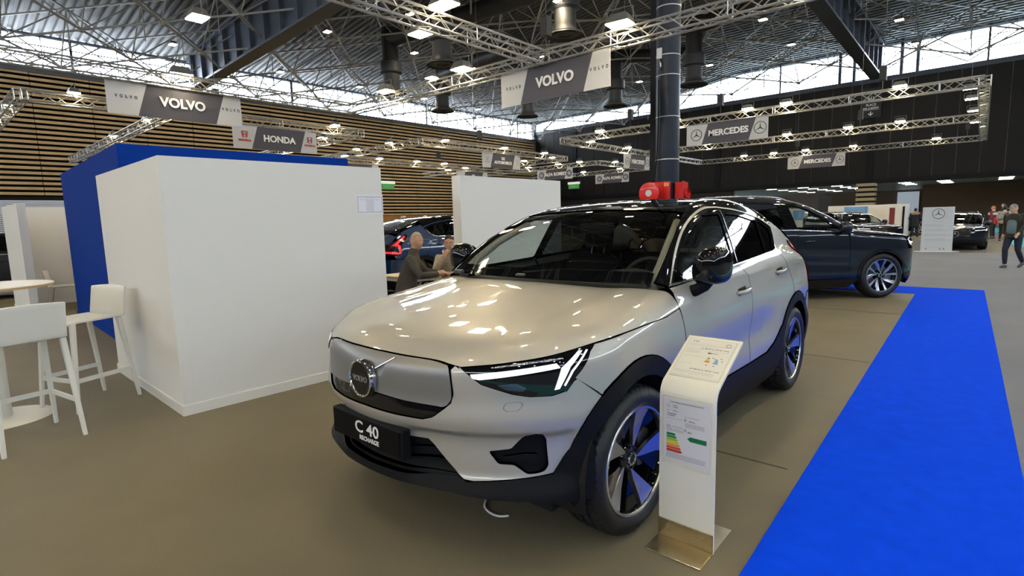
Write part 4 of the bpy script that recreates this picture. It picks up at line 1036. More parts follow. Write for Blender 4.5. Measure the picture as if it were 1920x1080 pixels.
# --- floodlights on the trusses and in the roof
def near(xs, ys, lab, grp, z=HT+.185, s=1., rz=0.):
    for x_, y_ in zip(xs, ys): flood(x_, y_, z, lab, grp, rz=rz, s=s)
flood(-6.2, 10.75, 5.55, 'bright floodlight on the near truss just left of the blue column', s=1.35, rz=.1)
flood(-10.9, 10.55, 5.5, 'bright floodlight on the near truss left of the front banner', s=1.3)
flood(-14.3, 10.55, 5.5, 'floodlight at the far left end of the near truss', s=1.3)
flood(-8.05, 7.4, 5.55, 'largest bright floodlight, at top centre beside the near truss arm', s=1.3)
flood(-9.0, 7.6, 5.3, 'bright floodlight under the near truss arm, below the largest one', s=1.2)
flood(-16.4, 5.5, 5.5, 'floodlight above the left banner', s=1.4, rz=1.5)
flood(-11.9, 4.4, 5.55, 'floodlight near the top edge, above and right of the left banner', s=1.1)
near((-2.6, .4, -8.3, -8.3, -8.2, -16.3, -16.2, -12.2), (10.9, 11.0, 4.3, 1.0, -3.0, 1.5, -2.0, 10.6), 'floodlight on the near truss beyond the picture edge over the silver car', 'overhead floods of the near truss', s=.8)
near((-20.7, -20.7, -24, -28, -24, -29, -24, -27, -22), (12.6, 4.0, 13.9, 13.9, 6.75, 6.8, 2.85, 2.9, 6.7), 'small floodlight clamped on the truss behind the blue booth', 'floods of the truss behind the blue booth')
near((-23.5, -26.5, -21.05, -21.15, -21.25, -22.5, -25, -29.5, -29.5, -29.5, -29.5, -31, -33), (17.4, 17.4, 19, 23.6, 27.5, 30, 30, 18.5, 21, 24, 26.5, 30, 30), 'small floodlight on the far truss at the timber wall side', 'floods of the far timber side truss')
near((-23, -25, -28, -21.4, -21.4, -24.2, -28, -29), (34.0, 34.05, 34.1, 36.4, 39.5, 41.9, 42.0, 38), 'small floodlight on the truss with the round badge banners', 'floods of the round badge truss')
near((-14.2, -7.4, -10.4, -6.0, -2.5, -8.3, -3.4, -12.6, -5.5, -9.5, -13.5, -11.5, -6.8, -2.6, -16.5, -16.5, -16.6), (22.75, 22.7, 22.7, 22.7, 22.7, 31.7, 31.7, 31.7, 31.7, 40.9, 40.9, 40.9, 41.1, 41.2, 25.5, 29.5, 34), 'small floodlight on the wide truss across the dark wall', 'floods of the wide star truss')
for y_ in (24.6, 27.0, 30.4, 34.5): flood(-.75, y_, HT+.10, 'small floodlight beside the right end arm of the wide truss', 'floods of the right end truss arm')
for (x_, y_) in ((-36.5, 12), (-37.5, 18.9), (-30.5, 18.5), (-30.3, 24.9), (-37.5, 25.2), (-25.5, 20.8), (-37.4, 31.6), (-37.5, 38.3), (-30.3, 30.6), (-30.3, 38), (-17.5, 44.4), (-11.2, 36.7), (-11.3, 43.5), (-5.0, 43.1), (-4.8, 50), (-24, 38), (-24, 45), (-17.5, 51), (-11.5, 51), (-3, 36.7)):
    flood(x_, y_, min(float(deck(x_, y_))-2.9, 13.2), 'high-bay floodlight hanging in the roof frame of the hall', 'high-bay floods in the roof frame', s=1.2)
for (x_, y_) in ((-24, 31), (-17.5, 31), (-11, 30), (-17.5, 24), (-11, 23), (-4.5, 23), (-4.5, 30), (2, 30), (2, 23), (-17, 17), (-10.5, 16.5), (-4, 16.5), (2, 16.5), (-24, 14), (-24, 7), (-17, 0), (-10.5, -6), (-4, 3.5), (-4, -3), (2.5, 9), (2.5, 2.5), (2.5, -4), (-4, -10), (3, -11), (-11, -13), (-8, -18), (-14, -17), (-2, -17), (-20, -13), (-8, -24), (-15, -23)):  # hall grid; the last entries are added to brighten the block's left face
    flood(x_, y_, 12.6, 'high-bay floodlight hanging in the roof above the picture edge, some added for light', 'high-bay floods above the picture edge', s=1.0, hi=1)

for x_ in (6.5, 11.5, 16.5, 22):  # unseen cool lamps, added so faces turned to plus x get bluish light
    for y_ in (-9, -2, 5, 12, 19, 26): flood(x_+(y_ % 2)*1.5, y_, 12.4, 'unseen cool white floodlight added right of the aisle for cool side light', 'added cool floods right of the aisle', s=.9, hi=2)
# ================================================================ the other cars
SUVD = dict(
    W=[(1.0, .95), (.4, .962), (0, .965), (-1.5, .962), (-2.98, .965), (-3.6, .955), (-4.2, .91)],
    sec=[(.15, .09), (.3, .03), (.5, .004), (.75, 0), (.95, .006), (1.1, .022), (1.2, .045), (1.4, .09)],
    x0=[(.15, .72), (.3, .84), (.45, .875), (.7, .88), (.9, .865), (1.0, .84), (1.08, .77), (1.2, .6)],
    xb=[(.2, -3.92), (.4, -4.05), (.7, -4.08), (.95, -4.03), (1.15, -3.96), (1.4, -3.9)],
    zt=[(.95, .97), (.8, 1.04), (.5, 1.10), (.1, 1.15), (-.3, 1.19), (-.6, 1.225), (-1.0, 1.26), (-2.5, 1.28), (-3.6, 1.29), (-4.2, 1.25)],
    crown=.07, ridge=.012, k2=.20, k6=.34, r2=.10, r6=.20, kc=.16, kt=.09, hollow=.02, hz=.62,
    ztop=[(1.6, 0), (.9, .3), (.1, .86), (-.25, 1.06), (-.45, 1.20), (-.75, 1.40), (-1.0, 1.53), (-1.25, 1.64), (-1.55, 1.72), (-1.9, 1.765), (-2.3, 1.785), (-2.8, 1.785), (-3.3, 1.76), (-3.7, 1.70), (-3.88, 1.55), (-4.05, 1.2), (-4.3, .5)],
    gcrown=.045, kw=.06, m=.30, kg=.12, ku=.05,
    yb=[(0, .88), (-.5, .905), (-1.5, .925), (-3.0, .925), (-3.6, .90), (-4.1, .83)])
def scaled(d, sx, sy, sz):
    o = dict(d)
    for k in ('W', 'yb'): o[k] = [(a*sx, b*sy) for a, b in d[k]]
    o['sec'] = [(a*sz, b) for a, b in d['sec']]
    for k in ('x0', 'xb'): o[k] = [(a*sz, b*sx) for a, b in d[k]]
    for k in ('zt', 'ztop'): o[k] = [(a*sx, b*sz) for a, b in d[k]]
    return o
V_SPOKES = [([(-7, .05), (-10, .12), (-8, .252), (17, .252), (12, .15), (7, .05)], BLKG, -.012, .03, 'spoke'),
            ([(-4, .05), (-26, .15), (-33, .248), (-20, .251), (-12, .18), (-2, .10)], ALU, 0., .016, 'spoke_blade'),
            ([(4, .05), (8, .13), (10, .250), (19, .249), (17, .15), (10, .05)], ALU, 0., .016, 'spoke_blade')]
def suv(label, cat, paint_m, sx=1., sy=1., sz=1., wb_=2.984, R=.385, rim=.278, star_front=False, clad=None, spokes=V_SPOKES, detail=True, nose_glow=True, ridx=0):
    d = scaled(SUVD, sx, sy, sz); cs = CarSurf(d); car = empty('car', label, cat); Fu, Fg, Fb = cs.Fu, cs.Fg, cs.Fb
    S = PS(1); T = PT(); PF = PR((0, 0, .62*sz)); PB = PR((-wb_, 0, .75*sz), back=True); PH = PR((-1.1*sx, 0, .45*sz)); PC = PR((-1.6*sx, 0, 1.0*sz))
    s2 = lambda pts: [(x*sx, z*sz) for x, z in pts]
    s3 = lambda pts: [(x*sx, y*sy, z*sz) for x, y, z in pts]
    def sym(pts, pj): uv = [tuple(v) for v in pj.uv(s3(pts))]; return uv+[(-a, b) for a, b in uv[::-1]]
    p = paint_m; Ra = R+.055
    hood = [(.845, 0, .985), (.81, .4, .98), (.745, .55, .985), (.64, .68, 1.0), (.42, .85, 1.035), (.1, .90, 1.06), (-.35, .91, 1.10), (-.60, .905, 1.15), (-.52, .82, 1.19), (-.43, .5, 1.20), (-.40, 0, 1.205)]
    panel('hood', cs, Fb, PH, sym(smooth_curve(hood, 3), PH), p, car, .04)
    CF, CRr = (0, R), (-wb_, R)
    ar = lambda c, r, a0, a1, n=18: arc(c, r, a0, a1, n)
    fx = lambda c, r, a: (c[0]+r*math.cos(math.radians(a)), c[1]+r*math.sin(math.radians(a)))
    wing = s2([(.40, 1.025), (.1, 1.05), (-.35, 1.09), (-.595, 1.14)])+s2([(-.60, .95), (-.585, .60)])+[(-.575*sx, .30*sz)]+ar(CF, Ra+.012, 188, 40)+s2([(.50, .80), (.46, .95)])
    panel('front_wing', cs, Fb, S, wing, p, car, .035, both=True)
    fd = s2([(-.67, 1.13), (-.607, 1.05), (-.607, .95), (-.592, .60), (-.582, .36), (-1.50, .36), (-1.515, .75), (-1.52, 1.0), (-1.50, 1.19), (-1.1, 1.16)])
    panel('front_door', cs, Fu, S, fd, p, car, .04, both=True)
    rd = s2([(-1.508, 1.19), (-1.528, 1.0), (-1.523, .75), (-1.508, .36), (-2.35, .36)])+[fx(CRr, Ra+.012, a) for a in np.linspace(168, 118, 8)]+[(-wb_+.30*sx, 1.0*sz), (-wb_+.22*sx, 1.20*sz)]
    rd = s2([(-1.508, 1.19), (-1.528, 1.0), (-1.523, .75), (-1.508, .36)])+[(-wb_+.58*sx, .36*sz)]+[fx(CRr, Ra+.012, a) for a in np.linspace(8, 60, 8)]+[(-wb_+.27*sx, 1.0*sz), (-wb_+.24*sx, 1.20*sz)]
    panel('rear_door', cs, Fu, S, rd, p, car, .04, both=True)
    qp = [(-wb_+.232*sx, 1.20*sz), (-wb_+.262*sx, 1.0*sz)]+[fx(CRr, Ra+.012, a) for a in np.linspace(61, 168, 14)]+[(-wb_-.72*sx, .55*sz), (-wb_-.86*sx, .60*sz), (-wb_-.92*sx, 1.15*sz), (-wb_-.80*sx, 1.5*sz), (-wb_-.66*sx, 1.64*sz), (-wb_-.70*sx, 1.40*sz), (-wb_-.62*sx, 1.24*sz)]
    panel('quarter_panel', cs, Fu, S, qp, p, car, .04, both=True)
    cm = clad or BLKG
    cl = [(-.575*sx, .20)]+[(-wb_+.56*sx, .20)]+[fx(CRr, Ra-.035, a) for a in np.linspace(-5, 185, 24)]+[(-wb_-.62*sx, .30)]+[fx(CRr, Ra+.008, a) for a in np.linspace(185, 8, 24)]+s2([(-2.38, .35), (-.575, .35)])+ar(CF, Ra+.008, 186, 28, 24)+[(.66*sx, .36), (.60*sx, .28)]+ar(CF, Ra-.035, -6, 186, 24)
    panel('sill_cladding', cs, Fb, S, cl, cm, car, .035, off=.006, skirt=.03, both=True)
    # front
    if star_front: gl_ = [(.87, 0, .96), (.85, .40, .95), (.80, .46, .90), (.82, .42, .62), (.85, .36, .56), (.875, 0, .56)]
    else: gl_ = [(.87, 0, .95), (.85, .36, .94), (.82, .44, .90), (.835, .42, .66), (.85, .36, .60), (.875, 0, .60)]
    gm = mat('grille_black', (.02, .02, .024), .35, metal=.5)
    gv = sym(gl_, PF)
    bump = [(.86, 0, .975), (.83, .40, .97), (.78, .50, .955), (.775, .52, .86), (.66, .72, .81), (.50, .86, .82), (.42, .92, .85)]+[(x_, .955, z_) for x_, z_ in [(.34, .72), (.38, .40)]]+[(.60, .84, .38), (.75, .6, .36), (.86, 0, .36)]
    panel('front_bumper', cs, Fb, PF, sym(bump, PF), p, car, .035, [gv])
    panel('grille', cs, Fb, PF, gv, gm, car, .05, off=-.02, skirt=0)
    for zz in (np.linspace(.60, .92, 6) if star_front else np.linspace(.63, .92, 5)):
        pts = [(float(cs.x0(zz*sz))-.2*y*y+.004, y*sy, zz*sz) for y in np.linspace(-.42, .42, 9)]
        MB().path(pts, .010, 5).build('grille_bar', mat('grille_bar_dark', (.10, .10, .11), .25, metal=1) if star_front else CHR, car)
    lo = [(.87, 0, .50), (.82, .5, .50), (.70, .72, .48), (.72, .70, .40), (.84, .4, .385), (.87, 0, .38)]
    panel('lower_intake', cs, Fb, PF, sym(lo, PF), BLKM, car, .05, off=.004, skirt=.01)
    vl = [(.86, 0, .355), (.75, .6, .355), (.60, .84, .375), (.55, .86, .22), (.70, .6, .2), (.80, 0, .2)]
    panel('front_lip', cs, Fb, PF, sym(vl, PF), cm, car, .05, off=.004, skirt=.03)
    hl = [(.79, .50, .955), (.62, .72, .985), (.43, .87, 1.0), (.47, .87, .86), (.62, .74, .83), (.77, .53, .87)]
    dr = [(.765, .54, .915), (.52, .82, .925), (.46, .86, .965), (.49, .85, .90), (.56, .79, .86), (.53, .81, .90), (.76, .545, .90)]
    for sg in (1, -1):
        h = panel('headlamp', cs, Fb, PF, [(a*sg, b) for a, b in rpoly([tuple(v) for v in PF.uv(s3(hl))], .03)], BLKG, car, .03, off=.003, skirt=.02)
        l = panel('running_light', cs, Fb, PF, [(a*sg, b) for a, b in [tuple(v) for v in PF.uv(s3(dr))]], LAMPW, car, .03, off=.007, skirt=.01); l.parent = h
    # rear
    rb = [(-4.06, 0, 1.2), (-3.97, .80, 1.2), (-3.86, .86, 1.0), (-3.8, .92, .60), (-3.86, .90, .30), (-4.03, 0, .28)]
    panel('rear_bumper', cs, Fu, PB, sym(rb, PB), p, car, .06)
    tl = [(-3.86, .80, 1.55), (-3.98, .72, 1.2), (-4.0, .66, .90), (-3.88, .86, .92), (-3.86, .87, 1.15), (-3.80, .84, 1.5)]
    for sg in (1, -1): panel('tail_lamp', cs, Fu, PB, [(a*sg, b) for a, b in [tuple(v) for v in PB.uv(s3(tl))]], REDD, car, .05, off=.008, skirt=.02)
    # glasshouse
    w1 = rpoly(s2([(-.74, 1.165), (-.86, 1.235), (-1.05, 1.37), (-1.25, 1.50), (-1.45, 1.575), (-1.60, 1.60), (-1.49, 1.20)]), .02)
    w2 = rpoly(s2([(-1.80, 1.62), (-2.2, 1.645), (-2.62, 1.64), (-2.62, 1.23), (-1.72, 1.21)]), .02)
    w3 = rpoly(s2([(-2.72, 1.64), (-3.15, 1.62), (-3.5, 1.55), (-3.55, 1.32), (-3.40, 1.24), (-2.72, 1.235)]), .03)
    sur = s2([(-.68, 1.14), (-.85, 1.26), (-1.03, 1.395), (-1.24, 1.53), (-1.45, 1.605), (-1.75, 1.65), (-2.2, 1.675), (-2.8, 1.67), (-3.3, 1.64), (-3.58, 1.56), (-3.62, 1.32), (-3.45, 1.215), (-2.6, 1.205), (-1.5, 1.188), (-1.1, 1.16)])
    panel('front_door_glass', cs, Fg, S, w1, GLS, car, .07, off=-.008, skirt=0, both=True)
    panel('rear_door_glass', cs, Fg, S, w2, GLD, car, .07, off=-.008, skirt=0, both=True)
    panel('quarter_glass', cs, Fg, S, w3, GLD, car, .07, off=-.008, skirt=0, both=True)
    panel('window_surround', cs, Fg, S, sur, BLKG, car, .05, [w1, w2, w3], both=True)
    satin = mat('satin_trim', (.55, .56, .58), .25, metal=.9)
    ribbon('belt_moulding', cs, Fu, S, s2([(-.66, 1.148), (-1.1, 1.163), (-1.5, 1.191), (-2.6, 1.208), (-3.45, 1.218)]), .014, satin, car, .006, .008, both=True)
    wsl = [(-.42-.06*y*y, y) for y in np.linspace(0, .80, 8)]; wst = [(-1.32, .60), (-1.36, .3), (-1.37, 0)]
    half = [(x*sx, y*sy) for x, y in wsl+[(-.75, .78), (-1.05, .70)]+wst]
    panel('windscreen', cs, Fg, T, half+[(a, -b) for a, b in half[::-1]][1:-1], GLS, car, .07, off=-.006, skirt=0)
    ap = [(-.55, .90, 1.13), (-.85, .855, 1.265), (-1.03, .82, 1.40), (-1.24, .775, 1.535), (-1.46, .74, 1.61), (-1.42, .58, 1.70), (-1.30, .61, 1.655), (-1.05, .71, 1.53), (-.75, .79, 1.38), (-.50, .83, 1.20)]
    uv = [tuple(v) for v in PC.uv(s3(ap))]
    for sg in (1, -1): panel('windscreen_pillar', cs, Fg, PC, [(a*sg, b) for a, b in uv], p, car, .04, off=.001, skirt=.02)
    rf = [(-1.375, 0), (-1.365, .3), (-1.33, .60), (-1.45, .70), (-1.8, .765), (-2.3, .785), (-3.0, .785), (-3.5, .76), (-3.85, .66), (-3.88, 0)]
    hf = [(x*sx, y*sy) for x, y in rf]
    panel('roof', cs, Fg, T, hf+[(a, -b) for a, b in hf[::-1]][1:-1], p, car, .06, skirt=.02)
    rg = [(-3.90, 0, 1.62), (-3.88, .62, 1.60), (-3.93, .68, 1.28), (-4.0, .6, 1.25), (-4.02, 0, 1.25)]
    panel('rear_window', cs, Fu, PB, sym(rg, PB), mat('rear_glass_black', (.01, .01, .012), .04, coat=1), car, .06, off=.003)
    for sg in (1, -1):
        rr = [(x*sx, sg*y*sy, float(cs.ztop(x*sx))-.045*y*y+.008) for x, y in ((-1.62, .70), (-1.8, .72), (-2.4, .735), (-3.1, .73), (-3.55, .70))]
        rr[0] = (rr[0][0], rr[0][1], rr[0][2]-.03); rr[-1] = (rr[-1][0], rr[-1][1], rr[-1][2]-.03)
        MB().path(smooth_curve(rr, 4), .016, 6).build('roof_rail', satin, car, smooth=True)
        fs = s2([(.40, .38), (.40, 1.02), (-.35, 1.06), (-.6, 1.12), (-3.5, 1.16), (-3.75, .8), (-3.7, .35)])+[fx(CRr, Ra-.01, a) for a in np.linspace(188, -8, 16)]+[(-wb_+.6*sx, .24), (-.58*sx, .24)]+ar(CF, Ra-.01, 188, 10, 16)
        panel('inner_shell', cs, Fb, PS(sg), fs, GAP, car, .07, off=-.03, skirt=0)
        for c in (0, -wb_):
            a = MB(); V = []; n = 16
            for i in range(n+1):
                t = math.radians(-15+210*i/n)
                for yy_ in (.93*sy, .60*sy): V.append((c+(Ra-.01)*math.cos(t), sg*yy_, R+(Ra-.01)*math.sin(t)))
            a.add(V, [(2*i, 2*i+1, 2*i+3, 2*i+2) for i in range(n)]+[tuple(2*i+1 for i in range(n+1))]); a.build('wheel_liner', GAP, car)
        # mirror
        mb = MB(); V = []; n = 14
        secs = [(.93, .02, .03), (.95, .075, .075), (1.0, .095, .095), (1.06, .095, .095), (1.10, .07, .07), (1.115, .02, .02)]
        for (y, rx, rz) in secs:
            for k in range(n):
                t = 2*PI*k/n; c_, s_ = math.cos(t), math.sin(t); V.append((-.74*sx+rx*math.copysign(abs(c_)**.7, c_), sg*y*sy, 1.22*sz+rz*math.copysign(abs(s_)**.7, s_)))
        mb.add(V, [(i*n+k, i*n+(k+1) % n, (i+1)*n+(k+1) % n, (i+1)*n+k) for i in range(len(secs)-1) for k in range(n)]+[tuple(range(n)), tuple((len(secs)-1)*n+k for k in range(n))])
        mb.build('mirror_housing', p, car, smooth=True)
        MB().tube((-.72*sx, sg*.89*sy, 1.13*sz), (-.74*sx, sg*.96*sy, 1.17*sz), .035, 8).build('mirror_arm', BLKM, car)
        for (x, z) in ((-1.33, 1.0), (-2.35, 1.03)):
            P, _ = cs.shoot(Fu, np.array([[x*sx, 1.6*sg, z*sz]]), np.array([[0., -sg, 0.]]), 0, 1.5); y = P[0, 1]
            MB().path([(x*sx-.11, y+sg*.004, z*sz), (x*sx-.09, y+sg*.03, z*sz), (x*sx+.07, y+sg*.035, z*sz), (x*sx+.11, y+sg*.004, z*sz)], .013, 8).build('door_handle', p, car, smooth=True)
    for y in (.38, -.38):
        R3 = Matrix.Rotation(math.radians(-14), 3, 'Y')
        bevel(MB().box(-1.85*sx, -1.72*sx, y-.25, y+.25, .70*sz, 1.30*sz, R3).build('seat_back', FAB, car), .05)
        bevel(MB().box(-1.93*sx, -1.83*sx, y-.14, y+.14, 1.36*sz, 1.54*sz, R3).build('headrest', FAB, car), .04)
    bevel(MB().box(-.95*sx, -.60*sx, -.75*sy, .75*sy, .9*sz, 1.12*sz).build('dashboard', mat('dash_grey', (.035, .037, .036), .55), car), .05)
    MB().box((-.3-wb_), .45, -.7*sy, .7*sy, .22, .32).build('underbody', GAP, car)
    if star_front:
        c = float(cs.x0(.76*sz))+.03
        s_ = MB(); s_.path([(c, .10*math.cos(2*PI*k/28), .76*sz+.10*math.sin(2*PI*k/28)) for k in range(28)], .011, 6, True)
        for k in range(3):
            a = PI/2+k*2*PI/3; s_.tube((c, 0, .76*sz), (c, .10*math.cos(a), .76*sz+.10*math.sin(a)), .016, 6, .004)
        s_.build('round_emblem', CHR, car)
    for x in (0, -wb_):
        for sg in (1, -1): wheel('wheel', car, (x, sg*(.965*sy-.125), R), R, rim, .25, None, [([(a, r*rim/.262) for a, r in q], m, dy, th, nm) for q, m, dy, th, nm in spokes], sg, 0., rot=18)
    return car
# ================================================================ the stand
m_wall = mat('booth_white_fabric', (.71, .70, .67), .75, bump=(220, .06))
m_skirt = mat('skirting_white', (.74, .73, .69), .5)
m_blue = mat('booth_blue_fabric', (.003, .034, .26), .85, spec=.08)
m_carp = mat('carpet_blue', (.002, .058, .78), .95, spec=.05, noise=(9, (.003, .070, .86), 6), bump=(260, .35))
def slab(name, P, z0, z1, m, kind=None, parent=None):
    b = MB(); n = len(P); b.add([(x, y, z0) for x, y in P]+[(x, y, z1) for x, y in P], [tuple(range(n))[::-1], tuple(range(n, 2*n))]+[(i, (i+1) % n, n+(i+1) % n, n+i) for i in range(n)])
    o = b.build(name, m, parent); return tag(o, kind=kind) if kind else o
c_ = slab('carpet', [(-.62, -1.2), (.33, -1.2), (.24, 3.94), (.17, 7.0), (.03, 12.84), (-7.5, 12.80), (-7.5, 11.80), (-.89, 11.83)], .003, .008, m_carp)
tag(c_, 'bright blue aisle carpet running past the silver car to the dark blue one', 'carpet')
c2_ = slab('carpet', [(1.30, -8), (2.3, -8), (2.1, 21), (1.1, 21)], .004, .010, mat('carpet_cyan', (.12, .50, .60), .85))
tag(c2_, 'pale cyan carpet strip along the next stand, reflected in the silver door', 'carpet')
c3_ = slab('carpet', [(.85, 26.5), (2.2, 26.5), (2.2, 50), (.30, 50), (.20, 46)], .004, .010, MATS['carpet_cyan'])
tag(c3_, 'pale cyan carpet patch on the floor behind the man with the cap', 'carpet')
mt = slab('floor_mat', [(-3.4, 22.7), (.02, 23.4), (.02, 31), (-3.4, 31)], .003, .010, mat('mat_brown_grey', (.075, .068, .06), .6))
tag(mt, 'dark grey floor mat under the low black coupe', 'mat')

def booth(name, label, P, h, m, skirt=None, skirt_h=.085):
    t = empty(name, label, 'booth wall', (0, 0, 0))
    slab('panel', P, 0, h, m, parent=t)
    if skirt:
        b = MB(); n = len(P)
        c = np.mean(P, 0)
        for i in range(n):
            a, e = np.array(P[i]), np.array(P[(i+1) % n]); d = (e-a)/np.linalg.norm(e-a); nn = np.array([d[1], -d[0]])
            if nn @ (a-c) < 0: nn = -nn
            q = [a-d*.012, e+d*.012, e+d*.012+nn*.012, a-d*.012+nn*.012]
            b.add([(*v, 0.0) for v in q]+[(*v, skirt_h) for v in q], [(0, 1, 2, 3), (4, 7, 6, 5), (0, 4, 5, 1), (1, 5, 6, 2), (2, 6, 7, 3), (3, 7, 4, 0)])
        b.build('skirting', skirt, t)
    return t
booth('booth_wall', 'large white fabric booth block with a notice, left of the silver car', [(-4.80, 1.39), (-4.73, 3.37), (-6.9, 3.45), (-6.96, 1.44)], 2.068, m_wall, m_skirt)
booth('booth_wall', 'tall blue booth block rising behind the white block', [(-7.60, 1.80), (-7.50, 4.75), (-12.1, 4.95), (-12.33, 2.05)], 2.50, m_blue, m_blue)
booth('booth_wall', 'free standing white wall behind the silver car windscreen', [(-4.75, 4.50), (-4.75, 6.52), (-4.89, 6.52), (-4.89, 4.50)], 2.045, m_wall, m_skirt)
booth('booth_wall', 'white partition end panel at far left beside the round table', [(-12.4, 1.42), (-12.42, 1.54), (-14.5, 1.56), (-14.5, 1.44)], 2.0, m_wall, m_skirt)
booth('booth_wall', 'white back wall behind the low chair at far left', [(-14.55, 1.46), (-14.55, 4.3), (-14.67, 4.3), (-14.67, 1.46)], 2.0, m_wall, m_skirt)
# notice on the white block
def wall_x(y): return -4.80+(y-1.39)*.0354
e_y = Vector((.0354, 1, 0)).normalized(); nx_ = Vector((1, -.0354, 0)).normalized()
nt_ = empty('notice', 'white paper notice with framed text pinned on the white booth block', 'notice', (wall_x(3.07), 3.07, 1.60))
NP = lambda a, b, d=.003: e_y*a+Vector((0, 0, 1))*b+nx_*d
MB().add([NP(0, 0, .001), NP(.305, 0, .001), NP(.305, .20, .001), NP(0, .20, .001), NP(0, 0, .003), NP(.305, 0, .003), NP(.305, .20, .003), NP(0, .20, .003)], [(3, 2, 1, 0), (4, 5, 6, 7), (0, 1, 5, 4), (1, 2, 6, 5), (2, 3, 7, 6), (3, 0, 4, 7)]).build('paper', mat('paper_white', (.74, .74, .80), .6), nt_)
m_ink = mat('ink_grey', (.10, .10, .13), .6); m_ink2 = mat('ink_pale', (.36, .36, .40), .6)
fr = MB()
for q in ((.012, .018, .293, .0215), (.012, .1705, .293, .174), (.012, .018, .0155, .174), (.2895, .018, .293, .174)): fr.quad(NP(q[0], q[1], .0036), NP(q[2], q[1], .0036), NP(q[2], q[3], .0036), NP(q[0], q[3], .0036))
fr.build('print_frame', m_ink, nt_)
text('print_heading', 'VOLVO', .013, m_ink, nt_, NP(.152, .160, .0036), e_y, (0, 0, 1), .0002, 0, 2.2, width=.095)
ln = MB(); random.seed(3)
def bar(mb, P, a0, a1, b, h, d): mb.quad(P(a0, b, d), P(a1, b, d), P(a1, b+h, d), P(a0, b+h, d))
for k in range(11):
    a = .05+.01*k
    w = .045 if k else .115
    x0 = .152-w
    while x0 < .152+w:
        l = random.uniform(.008, .022); bar(ln, NP, x0, min(x0+l, .152+w), .143-.0112*k, .0042, .0036); x0 += l+.005
ln.build('print_lines', m_ink2, nt_)

# ---------------------------------------------------------------- information stand beside the front wheel
st = empty('info_stand', 'white bent panel information stand with price sheet beside the front wheel', 'info stand', (-.96, 2.25, 0))
m_stand = mat('stand_white', (.74, .72, .62), .32, coat=.3)
x0, x1 = -.13, .13
prof = [(0, 0), (0, .69)]
for k in range(1, 10):
    t = k/9*math.radians(62); prof.append((.085-.085*math.cos(t), .69+.085*math.sin(t)))
dx, dz = math.sin(math.radians(62)), math.cos(math.radians(62)); e0 = prof[-1]; L_ = .315
prof.append((e0[0]+dx*L_, e0[1]+dz*L_))
pr = np.array(prof); nrm = []
for i in range(len(pr)):
    d = pr[min(i+1, len(pr)-1)]-pr[max(i-1, 0)]; d = d/np.linalg.norm(d); nrm.append((d[1], -d[0]))
nrm = np.array(nrm); inn = pr+nrm*.012
b = MB(); n = len(pr)
V = [(x, p[0], p[1]) for x in (x0, x1) for p in pr]+[(x, p[0], p[1]) for x in (x0, x1) for p in inn]
Fq = []
for i in range(n-1):
    Fq += [(i, n+i, n+i+1, i+1), (2*n+i, 2*n+i+1, 3*n+i+1, 3*n+i), (i, i+1, 2*n+i+1, 2*n+i), (n+i, 3*n+i, 3*n+i+1, n+i+1)]
Fq += [(0, 2*n, 3*n, n), (n-1, 2*n-1, 4*n-1, 3*n-1)]
b.add(V, Fq); b.build('panel', m_stand, st, auto=40)
m_foot = mat('brushed_brass_steel', (.50, .42, .27), .27, metal=1)
b = MB(); b.box(x0, x1, -.145, -.002, .003, .007); b.box(x0, x1, -.006, -.002, .007, .095); bevel(b.build('foot_bracket', m_foot, st), .002)
b = MB(); b.box(x0, x1, .013, .235, .003, .007); b.build('foot_plate', mat('brushed_steel', (.48, .47, .44), .3, metal=1), st)
for x in (-.085, .085): MB().lathe([(0, -.011), (.006, -.011), (.007, -.006)], 12, 'y', c=(x, 0, .060)).build('screw', CHR, st)
UP = lambda a, b, d=0.: Vector((x0+a, -d, b))            # on the upright face
SL = lambda a, b, d=0.: Vector((x0+a, e0[0]+dx*b-dz*d*1.0, e0[1]+dz*b+dx*d))   # on the sloping face, b along the slope
def plate(P, a0, a1, b0, b1, d0, d1, name, m, par):
    return MB().add([P(a0, b0, d0), P(a1, b0, d0), P(a1, b1, d0), P(a0, b1, d0), P(a0, b0, d1), P(a1, b0, d1), P(a1, b1, d1), P(a0, b1, d1)], [(3, 2, 1, 0), (4, 5, 6, 7), (0, 1, 5, 4), (1, 2, 6, 5), (2, 3, 7, 6), (3, 0, 4, 7)]).build(name, m, par)
m_pap = mat('sheet_white', (.66, .66, .67), .45)
m_hold = mat('holder_clear', (.70, .68, .58), .2, coat=.5)
h1 = plate(UP, .018, .244, .375, .700, 0, .004, 'sheet_holder', m_hold, st); bevel(h1, .001)
s1 = plate(UP, .022, .240, .395, .688, .004, .0055, 'info_sheet', m_pap, st)
h2 = plate(SL, .016, .244, .020, .296, 0, .003, 'sheet_holder', m_hold, st)
s2q = plate(SL, .022, .238, .030, .290, .003, .0042, 'price_sheet', mat('price_sheet_cream', (.70, .68, .60), .4), st)
